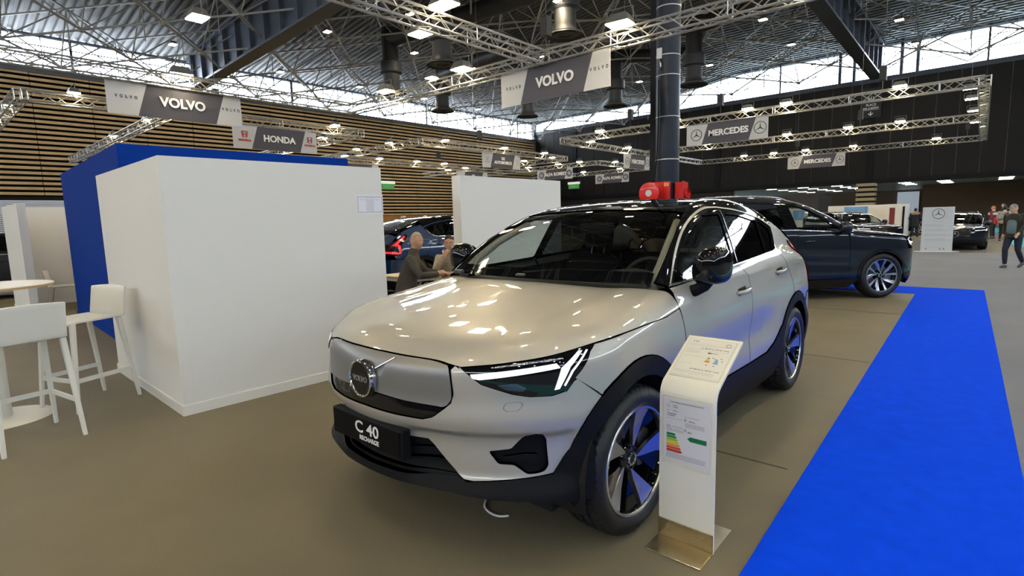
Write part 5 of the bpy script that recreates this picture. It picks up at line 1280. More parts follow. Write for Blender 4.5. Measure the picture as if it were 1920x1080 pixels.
# upright sheet print
exu, eyu = (1, 0, 0), (0, 0, 1)
def tu(s, a, b, size, m=m_ink, w=None, bold=0): return text('print', s, size, m, s1, UP(a, b, .0062), exu, eyu, .0001, bold, 1.0, width=w)
tu('Consommation de carburant et émission de CO2', .131, .672, .0085, w=.155, bold=.0002)
for i, (a_, b_) in enumerate((('Marque :', 'VOLVO'), ('Modèle :', 'C40'), ('Version :', '0 g/km'), ('Energie :', 'Électrique'))):
    if i == 2: continue
    tu(a_, .046, .656-i*.0085, .006, w=.018); tu(b_, .078, .656-i*.0085, .0065, w=.022, bold=.0002)
tu('Consommation', .062, .616, .0075, w=.045, bold=.0003); tu('de carburant', .058, .607, .0075, w=.036, bold=.0003)
tu('0', .126, .597, .017, bold=.0003); tu('L/100 km', .154, .595, .009, w=.032, bold=.0002)
tu('CO', .046, .553, .017, w=.019, bold=.0002); tu('2', .058, .549, .008); tu('0', .126, .548, .017, bold=.0003); tu('g/km', .147, .544, .009, w=.018, bold=.0002)
lines = MB(); random.seed(5)
def para(P, a0, a1, b, n, step, h=.0012, d=.0062):
    for k in range(n):
        x = a0
        while x < a1-.004:
            l = random.uniform(.004, .012); bar(lines, P, x, min(x+l, a1), b-k*step, h, d); x += l+.0018
para(UP, .122, .19, .612, 1, .004, .0014); para(UP, .126, .215, .583, 5, .0042); para(UP, .038, .115, .594, 1, .004); para(UP, .066, .118, .557, 2, .005); para(UP, .040, .118, .543, 3, .0048); para(UP, .036, .222, .427, 6, .0042); para(UP, .038, .10, .433, 1, .004, .002)
lines.build('print_lines', m_ink, s1)
eco = [((.004, .17, .06)), ((.012, .26, .05)), ((.33, .50, .03)), ((.75, .62, .02)), ((.72, .33, .02)), ((.62, .08, .02)), ((.55, .02, .02))]
for i, c in enumerate(eco):
    bz = .524-i*.0128; wv = .038+.0052*i
    MB().add([UP(.038, bz, .0062), UP(.038+wv, bz, .0062), UP(.038+wv+.006, bz-.0055, .0062), UP(.038+wv, bz-.011, .0062), UP(.038, bz-.011, .0062)], [(0, 1, 2, 3, 4)]).build('energy_bar', mat('energy_%d' % i, c, .5), s1)
MB().add([UP(.224, .524, .0062), UP(.150, .524, .0062), UP(.136, .513, .0062), UP(.150, .502, .0062), UP(.224, .502, .0062)], [(0, 1, 2, 3, 4)]).build('energy_arrow', mat('energy_0', eco[0], .5), s1)
tu('A', .178, .513, .013, mat('ink_dark_green', (.002, .05, .02), .5), bold=.0004)
# sloping sheet print
exs, eys = (1, 0, 0), Vector((0, dx, dz))
def ts(s, a, b, size, m=m_ink, w=None, bold=0): return text('print', s, size, m, s2q, SL(a, b, .0048), exs, eys, .0001, bold, 1.0, width=w)
ts('C40', .052, .272, .014, w=.030); ts('61 260 € ou 539 € / mois', .160, .226, .010, w=.130, bold=.0002); ts('65 900 € ou 749 € / mois', .160, .078, .010, w=.135, bold=.0002)
ts('ENERGY', .165, .197, .009, mat('ink_blue', (.03, .06, .22), .5), w=.042)
lines = MB()
bar(lines, SL, .03, .23, .250, .0016, .0048); bar(lines, SL, .03, .122, .216, .0016, .0048); bar(lines, SL, .03, .122, .164, .0016, .0048); bar(lines, SL, .132, .23, .210, .0012, .0048)
para(SL, .034, .135, .262, 1, .004, .001, .0048); para(SL, .032, .16, .242, 2, .004, .001, .0048); para(SL, .03, .10, .207, 5, .0045, .001, .0048); para(SL, .032, .09, .110, 1, .004, .001, .0048); para(SL, .03, .21, .062, 5, .004, .001, .0048); para(SL, .10, .15, .040, 1, .004, .0015, .0048)
lines.build('print_lines', m_ink2, s2q)
rg_ = MB(); rg_.path([SL(.212+.011*math.cos(2*PI*k/24), .262+.011*math.sin(2*PI*k/24), .005) for k in range(24)], .0012, 4, True); rg_.build('print_ring', m_ink, s2q)
for i, c in enumerate([eco[1], eco[2], eco[3], eco[4], eco[5]]):
    bw = .010+.0035*i; bar_ = MB(); bar(bar_, SL, .152-bw*.5, .152+bw*.5, .162-i*.0068, .0058, .0048); bar_.build('label_bar', mat('energy_s%d' % i, c, .5), s2q)
for i in range(5):
    bw = .010+.0035*i; bar_ = MB(); bar(bar_, SL, .192-bw*.5, .192+bw*.5, .156-i*.0068, .0052, .0048); bar_.build('label_bar', mat('label_sky', (.10, .30, .62), .5), s2q)
k_ = MB(); bar(k_, SL, .136, .152, .193, .008, .0048); k_.build('label_flag', mat('ink_navy', (.02, .03, .12), .5), s2q)
k_ = MB()
for a_, b_ in ((.168, .166), (.180, .158), (.205, .166), (.213, .150), (.152, .114), (.186, .112)): bar(k_, SL, a_, a_+.008, b_, .004, .0048)
k_.build('label_icons', m_ink, s2q)

# ---------------------------------------------------------------- bar stools, tables, low chair
m_pl = mat('chair_white_plastic', (.70, .69, .63), .42)
def seat_chair(name, label, cat, loc, yaw, seat_z=.76, back_z=1.03, foot=True, group=None, w=.44, d=.42, splay=.045):
    """local x forward; backrest at -x"""
    t = empty(name, label, cat, loc, yaw, group)
    # seat shell: slightly dished, rolled front edge
    nx, ny = 9, 9; V = []
    for i in range(nx):
        for j in range(ny):
            u = i/(nx-1); v = j/(ny-1)*2-1
            x = -d/2+d*u; y = v*w/2*(1-.06*u)
            z = seat_z+.010*v*v-.012*math.sin(PI*u)*(1-v*v)-(.018*max(0, (u-.85)/.15)**2)
            V.append((x, y, z))
    F = [(i*ny+j, (i+1)*ny+j, (i+1)*ny+j+1, i*ny+j+1) for i in range(nx-1) for j in range(ny-1)]
    s = mesh_ob('seat', V, F, m_pl, t, True); so = s.modifiers.new('t', 'SOLIDIFY'); so.thickness = .022; so.offset = -1; bevel(s, .006, 2)
    V = []; nh = 8
    for i in range(nh):
        u = i/(nh-1)
        for j in range(ny):
            v = j/(ny-1)*2-1; bow = .035*(1-v*v)
            V.append((-d/2-.012-bow*(.3+.7*u)+.0-(back_z-seat_z)*u*.16, v*(w/2-.004), seat_z-.01+(back_z-seat_z)*u+(-.012*v*v if i == nh-1 else 0)))
    F = [(i*ny+j, i*ny+j+1, (i+1)*ny+j+1, (i+1)*ny+j) for i in range(nh-1) for j in range(ny-1)]
    s = mesh_ob('backrest', V, F, m_pl, t, True); so = s.modifiers.new('t', 'SOLIDIFY'); so.thickness = .016; so.offset = 0; bevel(s, .005, 2)
    feet = {}
    for sx in (-1, 1):
        for sy in (-1, 1):
            top = Vector((sx*(d/2-.022), sy*(w/2-.022), seat_z-.015)); bot = Vector((sx*(d/2+splay-.01)-(.03 if sx < 0 else 0), sy*(w/2+.012), 0))
            l = MB(); a = .019; e = .0135
            l.add([top+Vector((p*a, q*a, 0)) for p, q in ((-1, -1), (1, -1), (1, 1), (-1, 1))]+[bot+Vector((p*e, q*e, 0)) for p, q in ((-1, -1), (1, -1), (1, 1), (-1, 1))], [(0, 1, 2, 3), (7, 6, 5, 4), (0, 4, 5, 1), (1, 5, 6, 2), (2, 6, 7, 3), (3, 7, 4, 0)])
            bevel(l.build('leg', m_pl, t), .006, 2); feet[sx, sy] = (top, bot)
            if sx < 0:
                MB()
    if foot:
        def at(k, z): a, b = feet[k]; f = (a.z-z)/(a.z-b.z); return a+(b-a)*f
        for k0, k1 in (((1, -1), (1, 1)), ((-1, -1), (1, -1)), ((-1, 1), (1, 1))):
            a, b = at(k0, .27), at(k1, .27); dv = (b-a).normalized(); sd = Vector((-dv.y, dv.x, 0))*.006
            r = MB(); r.add([a+sd+Vector((0, 0, h)) for h in (-.018, .018)]+[a-sd+Vector((0, 0, h)) for h in (-.018, .018)]+[b+sd+Vector((0, 0, h)) for h in (-.018, .018)]+[b-sd+Vector((0, 0, h)) for h in (-.018, .018)], [(0, 1, 3, 2), (4, 6, 7, 5), (0, 4, 5, 1), (2, 3, 7, 6), (0, 2, 6, 4), (1, 5, 7, 3)])
            r.build('footrest', m_pl, t)
    return t
seat_chair('bar_stool', 'white plastic bar stool at left edge, its back turned to the viewer', 'bar stool', (-5.20, .50, 0), math.radians(190))
seat_chair('bar_stool', 'white plastic bar stool against the white booth block, seat towards the viewer', 'bar stool', (-5.885, .985, 0), math.radians(-68))
seat_chair('chair', 'low white chair beside the white partition, before the far back wall', 'chair', (-13.55, 2.1, 0), math.radians(72), .45, .78, False)
seat_chair('chair', 'white chair at the far left edge behind the partition', 'chair', (-15.6, .75, 0), math.radians(120), .45, .80, False)
m_top = mat('table_top_white', (.72, .71, .67), .35); m_ply = mat('plywood_edge', (.45, .30, .14), .5)
t = empty('high_table', 'round white high table with plywood edge at the left picture edge', 'table', (-5.95, .42, 0))
MB().lathe([(0, 1.1), (.43, 1.1), (.432, 1.094)], 64, 'z').build('table_top', m_top, t)
MB().lathe([(.432, 1.094), (.43, 1.077), (0, 1.075)], 64, 'z').build('table_edge', m_ply, t, auto=40)
MB().lathe([(.062, 1.075), (.062, .03)], 32, 'z').build('column', m_pl, t, True)
MB().lathe([(0, .03), (.05, .03), (.31, .014), (.33, .006), (.33, .001)], 56, 'z').build('base', m_pl, t, auto=40)
def leg_table(label, x0, x1, y0, y1, h):
    t = empty('table', label, 'table', ((x0+x1)/2, (y0+y1)/2, 0)); a, b = (x1-x0)/2, (y1-y0)/2
    bevel(MB().box(-a, a, -b, b, h-.025, h).build('table_top', mat('table_oak', (.50, .38, .22), .45, noise=(6, (.56, .44, .27), 5)), t), .003)
    MB().box(-a+.02, a-.02, -b+.02, b-.02, h-.07, h-.026).build('apron', m_pl, t)
    for sx in (-1, 1):
        for sy in (-1, 1): bevel(MB().box(sx*(a-.03)-.022, sx*(a-.03)+.022, sy*(b-.03)-.022, sy*(b-.03)+.022, 0, h-.026).build('leg', m_pl, t), .004)
    return t
leg_table('small oak topped white table between the two seated people', -6.75, -5.96, 4.64, 5.24, .74)
leg_table('pale table corner before the blue booth at far left', -14.3, -13.6, 2.45, 3.3, .74)
seat_chair('chair', 'white chair under the seated man in grey', 'chair', (-6.12, 4.38, 0), math.radians(62), .45, .80, False)
seat_chair('chair', 'white chair under the seated woman in beige', 'chair', (-6.18, 5.52, 0), math.radians(-50), .45, .80, False)
pn_ = empty('document_stand', 'clear tilted card holder standing on the small oak table', 'card holder', (-6.03, 5.02, .74))
MB().box(-.10, .10, -.003, .003, 0, .26, Matrix.Rotation(math.radians(24), 3, 'X'), (0, 0, 0)).build('card', glass('clear_acrylic', (.55, .53, .50)), pn_)
MB().box(-.10, .10, -.05, .03, 0.0, .004).build('card_foot', mat('acrylic_edge', (.05, .05, .05), .3), pn_)

# ---------------------------------------------------------------- steel column with hose reels
m_col = mat('column_blue_black', (.008, .013, .026), .35, spec=.3)
co = empty('steel_column', 'dark blue round steel column with pale bands behind the silver car', 'column', (-6.58, 13.9, 0))
MB().lathe([(.31, 0), (.31, 15)], 40, 'z').build('shaft', m_col, co, True)
MB().box(-.46, -.16, -.10, .55, 0, 15).build('web', mat('column_web_black', (.006, .007, .011), .5, spec=.2), co)
for z_ in (2.95, 4.05, 5.1, 5.6, 6.8, 8.6): MB().lathe([(.312, z_), (.316, z_+.004), (.316, z_+.022), (.312, z_+.026)], 40, 'z').build('band', mat('band_steel', (.6, .6, .6), .35, metal=.8), co, True)
MB().path([(-.10, -.33, 5.0), (-.10, -.34, 4.0), (-.12, -.34, 3.2), (-.18, -.36, 2.5)], .015, 6).build('cable', BLKM, co)
MB().box(-.16, -.02, -.345, -.315, 5.52, 5.78).build('tag_plate', mat('tag_pale', (.55, .56, .58), .5), co)
MB().path([(-.08, -.36, 5.48), (-.03, -.37, 5.40), (-.02, -.37, 5.30), (-.08, -.37, 5.24), (-.12, -.37, 5.30)], .022, 6).build('hook', mat('hook_steel', (.4, .4, .42), .3, metal=1), co)
m_red = mat('hose_red', (.58, .012, .010), .35, coat=.3)
hr = empty('hose_reel', 'red fire hose reel cabinet on the near side of the blue column', 'hose reel', (-6.62, 13.42, 1.75))
bevel(MB().box(-.33, .32, .02, .10, 0.05, .62).build('back_plate', m_red, hr), .01)
MB().lathe([(.06, -.26), (.26, -.26), (.285, -.25), (.285, -.235), (.20, -.22)], 40, 'y', c=(-.12, 0, .33)).build('reel_front_disc', m_red, hr, auto=40)
MB().lathe([(.20, -.22), (.22, -.19), (.235, -.14), (.22, -.08), (.20, -.05)], 40, 'y', c=(-.12, 0, .33)).build('hose', mat('hose_black', (.03, .03, .03), .6), hr, True)
MB().lathe([(.20, -.05), (.28, -.04), (.285, -.02), (.06, .0)], 40, 'y', c=(-.12, 0, .33)).build('reel_rear_disc', m_red, hr, auto=40)
MB().lathe([(0, -.275), (.085, -.275), (.09, -.262)], 28, 'y', c=(-.12, 0, .33)).build('reel_hub', mat('hub_sticker', (.55, .54, .50), .5), hr)
for q in ((-.31, .50), (.18, .50), (.25, .50)): MB().box(q[0], q[0]+.05, .012, .02, q[1], q[1]+.09).build('sticker', mat('sticker_yellow', (.65, .45, .15), .5), hr)
hr2 = empty('hose_reel', 'red hose cabinet seen edge on at the right of the blue column', 'hose reel', (-6.17, 13.75, 1.75))
bevel(MB().box(-.10, .12, -.05, .30, .12, .60).build('cabinet', m_red, hr2), .01)
bevel(MB().box(.12, .15, -.10, .02, .10, .62).build('cabinet_door', m_red, hr2), .006)
MB().lathe([(.0, .16), (.13, .16), (.14, .18), (.14, .22)], 24, 'x', c=(0, .1, .3)).build('reel_side', m_red, hr2, auto=40)
MB().box(-.12, .14, -.06, .30, .06, .12).build('cabinet_base', mat('cabinet_grey', (.4, .4, .4), .5), hr2)

# ---------------------------------------------------------------- exit signs
m_grn = mat('exit_green', (.05, .22, .05), .5, emit=.35, emit_col=(.15, .5, .12)); m_exw = mat('exit_body', (.75, .78, .72), .4, emit=.6, emit_col=(.85, .95, .8))
def exit_sign(label, x, y, z, rz):
    t = empty('exit_sign', label, 'exit sign', (x, y, z), rz)
    MB().box(-.85, .85, -.12, .12, .18, .45).build('lamp_body', m_exw, t); MB().box(-.80, .80, -.04, .04, -.38, .18).build('sign_face', m_grn, t)
    MB().path([(-.45, -.05, -.1), (.25, -.05, -.1)], .03, 4).build('pictogram', mat('exit_mark', (.6, .75, .6), .5), t)
exit_sign('green exit sign on the timber wall between the two white walls', -45.68, 33.3, 5.15, PI/2)
exit_sign('green exit sign on the dark wall under the round badge banners', -39.7, 57.38, 5.45, 0)
ds = empty('hanging_sign', 'dark way-out sign high on the dark wall with a white down arrow', 'sign', (-8.3, 57.40, 9.4))
MB().box(-.75, .75, -.15, 0, 0, 2.5).build('sign_board', mat('sign_dark', (.014, .014, .02), .5), ds)
for s_, z_, sz_ in (('SORTIE', 2.1, .34), ('H1', 1.62, .42), ('PLACE', 1.08, .26), ('DES LUMIÈRES', .80, .22)): text('sign_text', s_, sz_, m_wt, ds, (0, -.16, z_), (1, 0, 0), (0, 0, 1), .004, .004, width=1.15 if len(s_) > 6 else None)
a_ = MB(); a_.box(-.04, .04, -.165, -.155, .22, .52); a_.add([(-.20, -.16, .36), (0, -.16, .16), (.20, -.16, .36), (.14, -.16, .40), (0, -.16, .26), (-.14, -.16, .40)], [(0, 1, 4, 5), (1, 2, 3, 4)]); a_.box(-.6, .6, -.165, -.155, .66, .68); a_.build('sign_arrow', m_wt, ds)

# ---------------------------------------------------------------- far right: totem, booth, striped pillar
tt = empty('totem', 'pale grey standing totem with round star emblem before the black coupe', 'totem', (-1.27, 23.23, 0), math.radians(14))
m_tot = mat('totem_grey', (.52, .54, .56), .45)
bevel(MB().box(-.43, .43, -.02, .02, .03, 1.52).build('board', m_tot, tt), .004)
MB().box(-.60, .60, -.16, .16, 0.011, .035).build('foot', mat('totem_foot', (.6, .6, .6), .4), tt)
s_ = star(tt, (0, -.024, 1.30), (1, 0, 0), (0, 0, 1), .165, m_ink)
lines = MB(); random.seed(9)
TP = lambda a, b, d=.0225: Vector((a, -d, b))
for zz, w_, n_ in ((1.04, .16, 1), (.92, .3, 2), (.76, .34, 2), (.60, .42, 2), (.44, .42, 2)):
    for k in range(n_):
        a0 = -.14 if n_ == 1 else -.34
        x = a0
        while x < a0+w_*(1.3 if k == 0 and n_ > 1 else 1.7): l = random.uniform(.03, .08); bar(lines, TP, x, x+l, zz-k*.035, .014, .0225); x += l+.012
lines.build('print_lines', m_ink2, tt)
k_ = MB()
for a_, b_ in ((-.30, .10), (.08, .10), (.18, .10)): bar(k_, TP, a_, a_+.04, b_, .035, .0225)
k_.build('print_marks', m_ink, tt)
fr = MB()
for q in ((-.28, .17, .22, .176), (-.28, .355, .22, .36), (-.28, .17, -.275, .36), (.215, .17, .22, .36)): fr.quad(TP(q[0], q[1]), TP(q[2], q[1]), TP(q[2], q[3]), TP(q[0], q[3]))
fr.build('print_frame', m_ink2, tt)
wb2 = booth('booth_wall', 'white booth with a blue sky picture behind the dark star car', [(-6.5, 33.2), (-3.6, 33.2), (-3.6, 33.4), (-6.5, 33.4)], 1.72, m_wall)
MB().box(-5.75, -4.7, 33.18, 33.199, 1.05, 1.66).build('sky_picture', mat('sky_picture', (.05, .20, .55), .5, noise=(.9, (.22, .42, .70), 3)), wb2)
wb3 = booth('booth_wall', 'white end block with dark and red slots, left of the man in the fur collar', [(-3.75, 31.9), (-3.05, 31.9), (-2.98, 33.6), (-3.75, 33.6)], 1.72, m_wall)
MB().box(-3.62, -3.40, 31.88, 31.899, .3, 1.55).build('red_picture', mat('red_picture', (.16, .02, .02), .4), wb3)
MB().box(-3.10, -3.03, 31.86, 32.05, .3, 1.6).build('dark_slot', BLKM, wb3)
wb4 = booth('booth_wall', 'white wall glimpsed above the dark blue car bonnet, left of the booth with picture', [(-9.5, 33.6), (-7.6, 33.6), (-7.6, 33.8), (-9.5, 33.8)], 1.66, m_wall)
MB().box(-8.3, -7.75, 33.58, 33.599, 1.0, 1.55).build('sky_picture', MATS['sky_picture'], wb4)
booth('booth_wall', 'dark grey booth block behind the dark blue car roof', [(-13.5, 41), (-8.6, 41), (-8.4, 44), (-13.5, 44)], 2.55, mat('booth_charcoal', (.03, .028, .032), .5))
sp_ = empty('striped_pillar', 'pillar clad in pale horizontal boards under the dark wall', 'pillar', (-8.25, 57.0, 0))
MB().box(-.62, .62, -.2, .8, 0, 3.75).build('core', m_back, sp_)
for k in range(9): MB().box(-.74, .66, -.32, .9, .15+k*.42, .40+k*.42).build('board', mat('pillar_board', (.52, .44, .26), .5), sp_)

cb_ = empty('cable', 'short white cable loop on the floor under the front of the silver car', 'cable', (-1.85, 1.88, 0))
MB().path(smooth_curve([(-.10, .07, .006), (-.06, .02, .006), (.0, -.005, .006), (.06, .0, .006), (.10, .035, .006)], 5), .006, 6).build('cable_run', mat('cable_white', (.7, .7, .68), .5), cb_, True)
# ================================================================ people
SKIN = mat('skin', (.52, .30, .21), .5, noise=(14, (.56, .34, .25), 3))
SKIN2 = mat('skin_fair', (.58, .37, .27), .5)
EYEW = mat('eye_white', (.7, .68, .65), .3); EYED = mat('eye_dark', (.02, .015, .01), .2); LIP = mat('lips', (.42, .15, .13), .5)
def fuse(mb, name, m, parent, voxel=.008, it=2):
    o = mb.build(name, m, None, True)
    r = o.modifiers.new('r', 'REMESH'); r.mode = 'VOXEL'; r.voxel_size = voxel; r.use_smooth_shade = True
    s = o.modifiers.new('s', 'SMOOTH'); s.iterations = it; s.factor = .5
    dg = bpy.context.evaluated_depsgraph_get(); me = bpy.data.meshes.new_from_object(o.evaluated_get(dg))
    old = o.data; o.modifiers.clear(); o.data = me; bpy.data.meshes.remove(old); me.name = name
    me.polygons.foreach_set('use_smooth', [True]*len(me.polygons)); o.parent = parent
    return o
def loft(mb, rings, n=24, cap=True):
    """rings: (centre, yaw, half depth, half width, tilt)"""
    V = []
    for (c, yaw, rd, rw) in rings:
        c = Vector(c); f = Vector((math.cos(yaw), math.sin(yaw), 0)); l = Vector((-f.y, f.x, 0))
        for k in range(n):
            t = 2*PI*k/n; a, b = math.cos(t), math.sin(t)
            V.append(c+f*rd*math.copysign(abs(a)**.85, a)+l*rw*math.copysign(abs(b)**.85, b))
    R = len(rings)
    F = [(i*n+k, i*n+(k+1) % n, (i+1)*n+(k+1) % n, (i+1)*n+k) for i in range(R-1) for k in range(n)]+[tuple(range(n))[::-1], tuple((R-1)*n+k for k in range(n))]
    mb.add(V, F)
def head_pts(f, R3, c, s, hair=False, cut=None, grow=1.0, nu=36, nv=26):
    V = []; F = []
    for j in range(nv+1):
        el = -PI/2+PI*j/nv
        for i in range(nu):
            az = 2*PI*i/nu; ca, sa = math.cos(az), math.sin(az); ce, se = math.cos(el), math.sin(el)
            x, y, z = ca*ce, sa*ce, se
            rx, ry, rz = .098, .077, .122
            p = Vector((x*rx, y*ry, z*rz))
            if z < 0: p.y *= 1-.30*min(1, -z)**1.5; p.x = p.x*(1-.12*(-z)) + (.018*(-z) if x > 0 else .0)
            if not hair and x > .2:
                yy, zz = p.y, p.z
                p.x += .021*math.exp(-((yy/.013)**2)-((zz+.018)/.022)**2)+.010*math.exp(-(yy/.010)**2-((zz-.005)/.03)**2)
                p.x -= .010*(math.exp(-(((abs(yy)-.032)/.016)**2)-((zz-.012)/.013)**2))
                p.x += .006*math.exp(-(((abs(yy)-.032)/.022)**2)-((zz-.034)/.010)**2)
                p.x += .005*math.exp(-(yy/.024)**2-((zz+.060)/.014)**2)+.012*math.exp(-(yy/.024)**2-((zz+.098)/.016)**2)
            V.append(c+R3 @ (p*s*grow))
    for j in range(nv):
        for i in range(nu): F.append((j*nu+i, j*nu+(i+1) % nu, (j+1)*nu+(i+1) % nu, (j+1)*nu+i))
    return V, F
def hand(mb, w, d, up_, side, s=1., curl=.6, spread=.0):
    """w: wrist, d: pointing direction, up_: back of the hand; side: +1 thumb towards (d x up)"""
    w = Vector(w); d = Vector(d).normalized(); u = Vector(up_); u = (u-d*u.dot(d)).normalized(); r = d.cross(u)*side
    pc = w+d*.05*s
    mb.path([w-d*.01, w+d*.02*s, pc, w+d*.085*s], .03*s, 10, rs=[.026*s, .030*s, .036*s, .030*s])
    for k, (o, L) in enumerate(((.030, .072), (.010, .080), (-.010, .074), (-.029, .058))):
        b = w+d*.085*s+r*o*s; a1 = curl*.5; a2 = curl*1.2
        p1 = b+(d*math.cos(a1)-u*math.sin(a1))*L*.45*s; p2 = p1+(d*math.cos(a2)-u*math.sin(a2))*L*.35*s; p3 = p2+(d*math.cos(a2*1.4)-u*math.sin(a2*1.4))*L*.25*s
        mb.path([b-d*.02*s, b, p1, p2, p3], .0085*s, 7, rs=[.010*s, .0095*s, .009*s, .0085*s, .007*s])
    b = w+d*.03*s+r*.028*s; mb.path([b, b+(d*.5+r*.75)*.035*s, b+(d*.85+r*.75-u*.25)*.062*s, b+(d*1.1+r*.55-u*.4)*.078*s], .010*s, 7, rs=[.014*s, .012*s, .0105*s, .008*s])
def person(label, loc, yaw, J, top_col, leg_col, hair_col, s=1., head_yaw=0., head_pitch=0., collar=None, hair='short', skin=SKIN, voxel=.009, shoe_col=(.03, .03, .03), top_name='jacket', belly=1., skirt=0., hands=True, curl=.6, face=True):
    t = empty('person', label, 'person', loc, yaw)
    V3 = lambda k: Vector(J[k])*s
    hy = head_yaw; R3 = Matrix.Rotation(hy, 3, 'Z') @ Matrix.Rotation(head_pitch, 3, 'Y')
    hc = V3('head')
    def torso(mb, g, to_neck=True):
        pz = ['pelvis', 'waist', 'chest', 'neck']
        P = [V3(k) for k in pz]; a = P[0]+Vector((0, 0, -.09*s))
        rings = [(a, 0, .115*s*g, .165*s*g), (P[0], 0, .125*s*g*belly, .178*s*g), (P[1], 0, .118*s*g*belly, .160*s*g), ((P[1]+P[2])/2, 0, .122*s*g, .172*s*g), (P[2], 0, .118*s*g, .185*s*g), (P[2]*.45+P[3]*.55, 0, .095*s*g, .165*s*g), (P[3], 0, .062*s*g, .072*s*g)]
        loft(mb, rings)
    def arms(mb, g, stop=1.):
        for S_ in 'rl':
            sh, el, wr = V3('sh'+S_), V3('el'+S_), V3('wr'+S_)
            ch = V3('chest'); mid = (sh+ch)/2+Vector((0, 0, .02*s))
            pts = [mid, sh, sh*.5+el*.5, el, el*.5+wr*.5, el*(1-stop)+wr*stop]
            mb.path(pts, .05, 12, rs=[.075*s*g, .070*s*g, .056*s*g, .050*s*g, .044*s*g, .036*s*g])
    def legs(mb, g, stop=1.):
        for S_ in 'rl':
            h, k, a = V3('hip'+S_), V3('kn'+S_), V3('an'+S_)
            mb.path([h+Vector((0, 0, .04*s)), h, h*.5+k*.5, k, k*.5+a*.5, k*(1-stop)+a*stop], .07, 12, rs=[.085*s*g, .092*s*g, .078*s*g, .060*s*g, .055*s*g, .042*s*g])
    b = MB(); torso(b, .90); arms(b, .86); legs(b, .86)
    b.path([V3('neck')-Vector((0, 0, .05*s)), V3('neck'), (V3('neck')+hc)/2, hc-R3 @ Vector((.005, 0, .05*s))], .055*s, 14, rs=[.075*s, .062*s, .054*s, .052*s])
    b.add(*head_pts(None, R3, hc, s))
    for sg in (-1, 1):
        e = hc+R3 @ Vector((-.008, sg*.076, -.005))*s; b.path([e+R3 @ Vector((0, 0, .026))*s, e+R3 @ Vector((-.012, sg*.010, .016))*s, e+R3 @ Vector((-.012, sg*.010, -.006))*s, e+R3 @ Vector((.002, 0, -.028))*s], .008*s, 6)
    for S_, sd in (('r', 1), ('l', -1)):
        el, wr = V3('el'+S_), V3('wr'+S_); d = J.get('hd'+S_); d = Vector(d) if d else (wr-el)
        up_ = Vector(J.get('hu'+S_, (0, 0, 1)))
        hand(b, wr, d, up_, -sd, s, J.get('curl'+S_, curl))
    for S_ in 'rl':
        a = V3('an'+S_); f = Vector(J.get('ft'+S_, (1, 0, 0)))
        b.path([a, a+Vector((0, 0, -.03*s)), a+f*.08*s+Vector((0, 0, -.05*s))], .04*s, 8)
    body = fuse(b, 'body', skin, t, voxel)
    c = MB(); torso(c, 1.06); arms(c, 1.10, .97)
    if skirt:
        P0 = V3('pelvis'); loft(c, [(P0+Vector((0, 0, .06*s)), 0, .135*s, .185*s), (P0+Vector((0, 0, -skirt*s)), 0, .15*s, .205*s)])
    if collar == 'turtle': c.path([V3('neck')-Vector((0, 0, .02*s)), V3('neck')+(hc-V3('neck'))*.42], .062*s, 14, rs=[.078*s, .066*s])
    tm = mat('cloth_%s_%d' % (top_name, len(MATS)), top_col, .85, noise=(30, tuple(min(1, v*1.35) for v in top_col), 4), bump=(120, .3))
    fuse(c, top_name, tm, t, voxel*1.1)
    l = MB(); legs(l, 1.12, .97); P0 = V3('pelvis'); loft(l, [(P0+Vector((0, 0, .03*s)), 0, .125*s, .178*s), (P0+Vector((0, 0, -.10*s)), 0, .12*s, .170*s)])
    fuse(l, 'trousers', mat('trousers_%d' % len(MATS), leg_col, .8), t, voxel*1.2)
    for S_ in 'rl':
        a = V3('an'+S_); f = Vector(J.get('ft'+S_, (1, 0, 0))).normalized(); z0 = Vector((0, 0, 1))
        h = MB(); h.path([a-f*.05*s-z0*.05*s, a-f*.02*s-z0*.035*s, a+f*.06*s-z0*.045*s, a+f*.14*s-z0*.058*s, a+f*.19*s-z0*.062*s], .04*s, 10, rs=[.034*s, .046*s, .042*s, .036*s, .022*s])
        h.build('shoe', mat('shoe_%d%d%d' % tuple(int(v*99) for v in shoe_col), shoe_col, .6), t, True)
    hm = mat('hair_%d_%d' % (int(hair_col[0]*999), int(hair_col[2]*999)), hair_col, .6, noise=(60, tuple(v*1.8 for v in hair_col), 4), bump=(150, .6))
    hv, hf = head_pts(None, R3, hc, s, True, None, 1.0); nu, nv = 36, 26
    keep = []; V2 = []
    inv = R3.transposed()
    for v in hv:
        q = inv @ (Vector(v)-hc)/s; V2.append(q)
    gr = {'short': 1.055, 'long': 1.10, 'cap': 1.07, 'up': 1.07, 'bald': 1.03}[hair]
    def on(q):
        if hair == 'cap': return q.z > .028+.10*max(0, -q.x)*0
        line = .070 if hair in ('short',) else .078
        if q.x > .02: return q.z > line-.2*max(0, .05-q.x)+(.03*abs(q.y)/.07*-1 if hair != 'short' else 0)
        return q.z > -.055+(q.x+.02)*.9 or (hair == 'long' and q.x < .0)
    for f in hf:
        if all(on(V2[i]) for i in f): keep.append(f)
    used = sorted({i for f in keep for i in f}); mp = {k: i for i, k in enumerate(used)}
    random.seed(len(label))
    VV = [hc+R3 @ (V2[k]*gr*(1+random.uniform(-.006, .010)))*s for k in used]
    ho = mesh_ob('hair' if hair != 'cap' else 'cap', VV, [tuple(mp[i] for i in f) for f in keep], hm, t, True)
    so = ho.modifiers.new('t', 'SOLIDIFY'); so.thickness = .008*s; so.offset = -1; ss = ho.modifiers.new('s', 'SUBSURF'); ss.levels = 1; ss.render_levels = 1
    if hair == 'up': MB().lathe([(0, .035), (.022, .03), (.035, .01), (.032, -.015), (.015, -.03), (0, -.032)], 16, 'z', c=hc+R3 @ Vector((-.085, 0, .075))*s).build('hair_bun', hm, t, True)
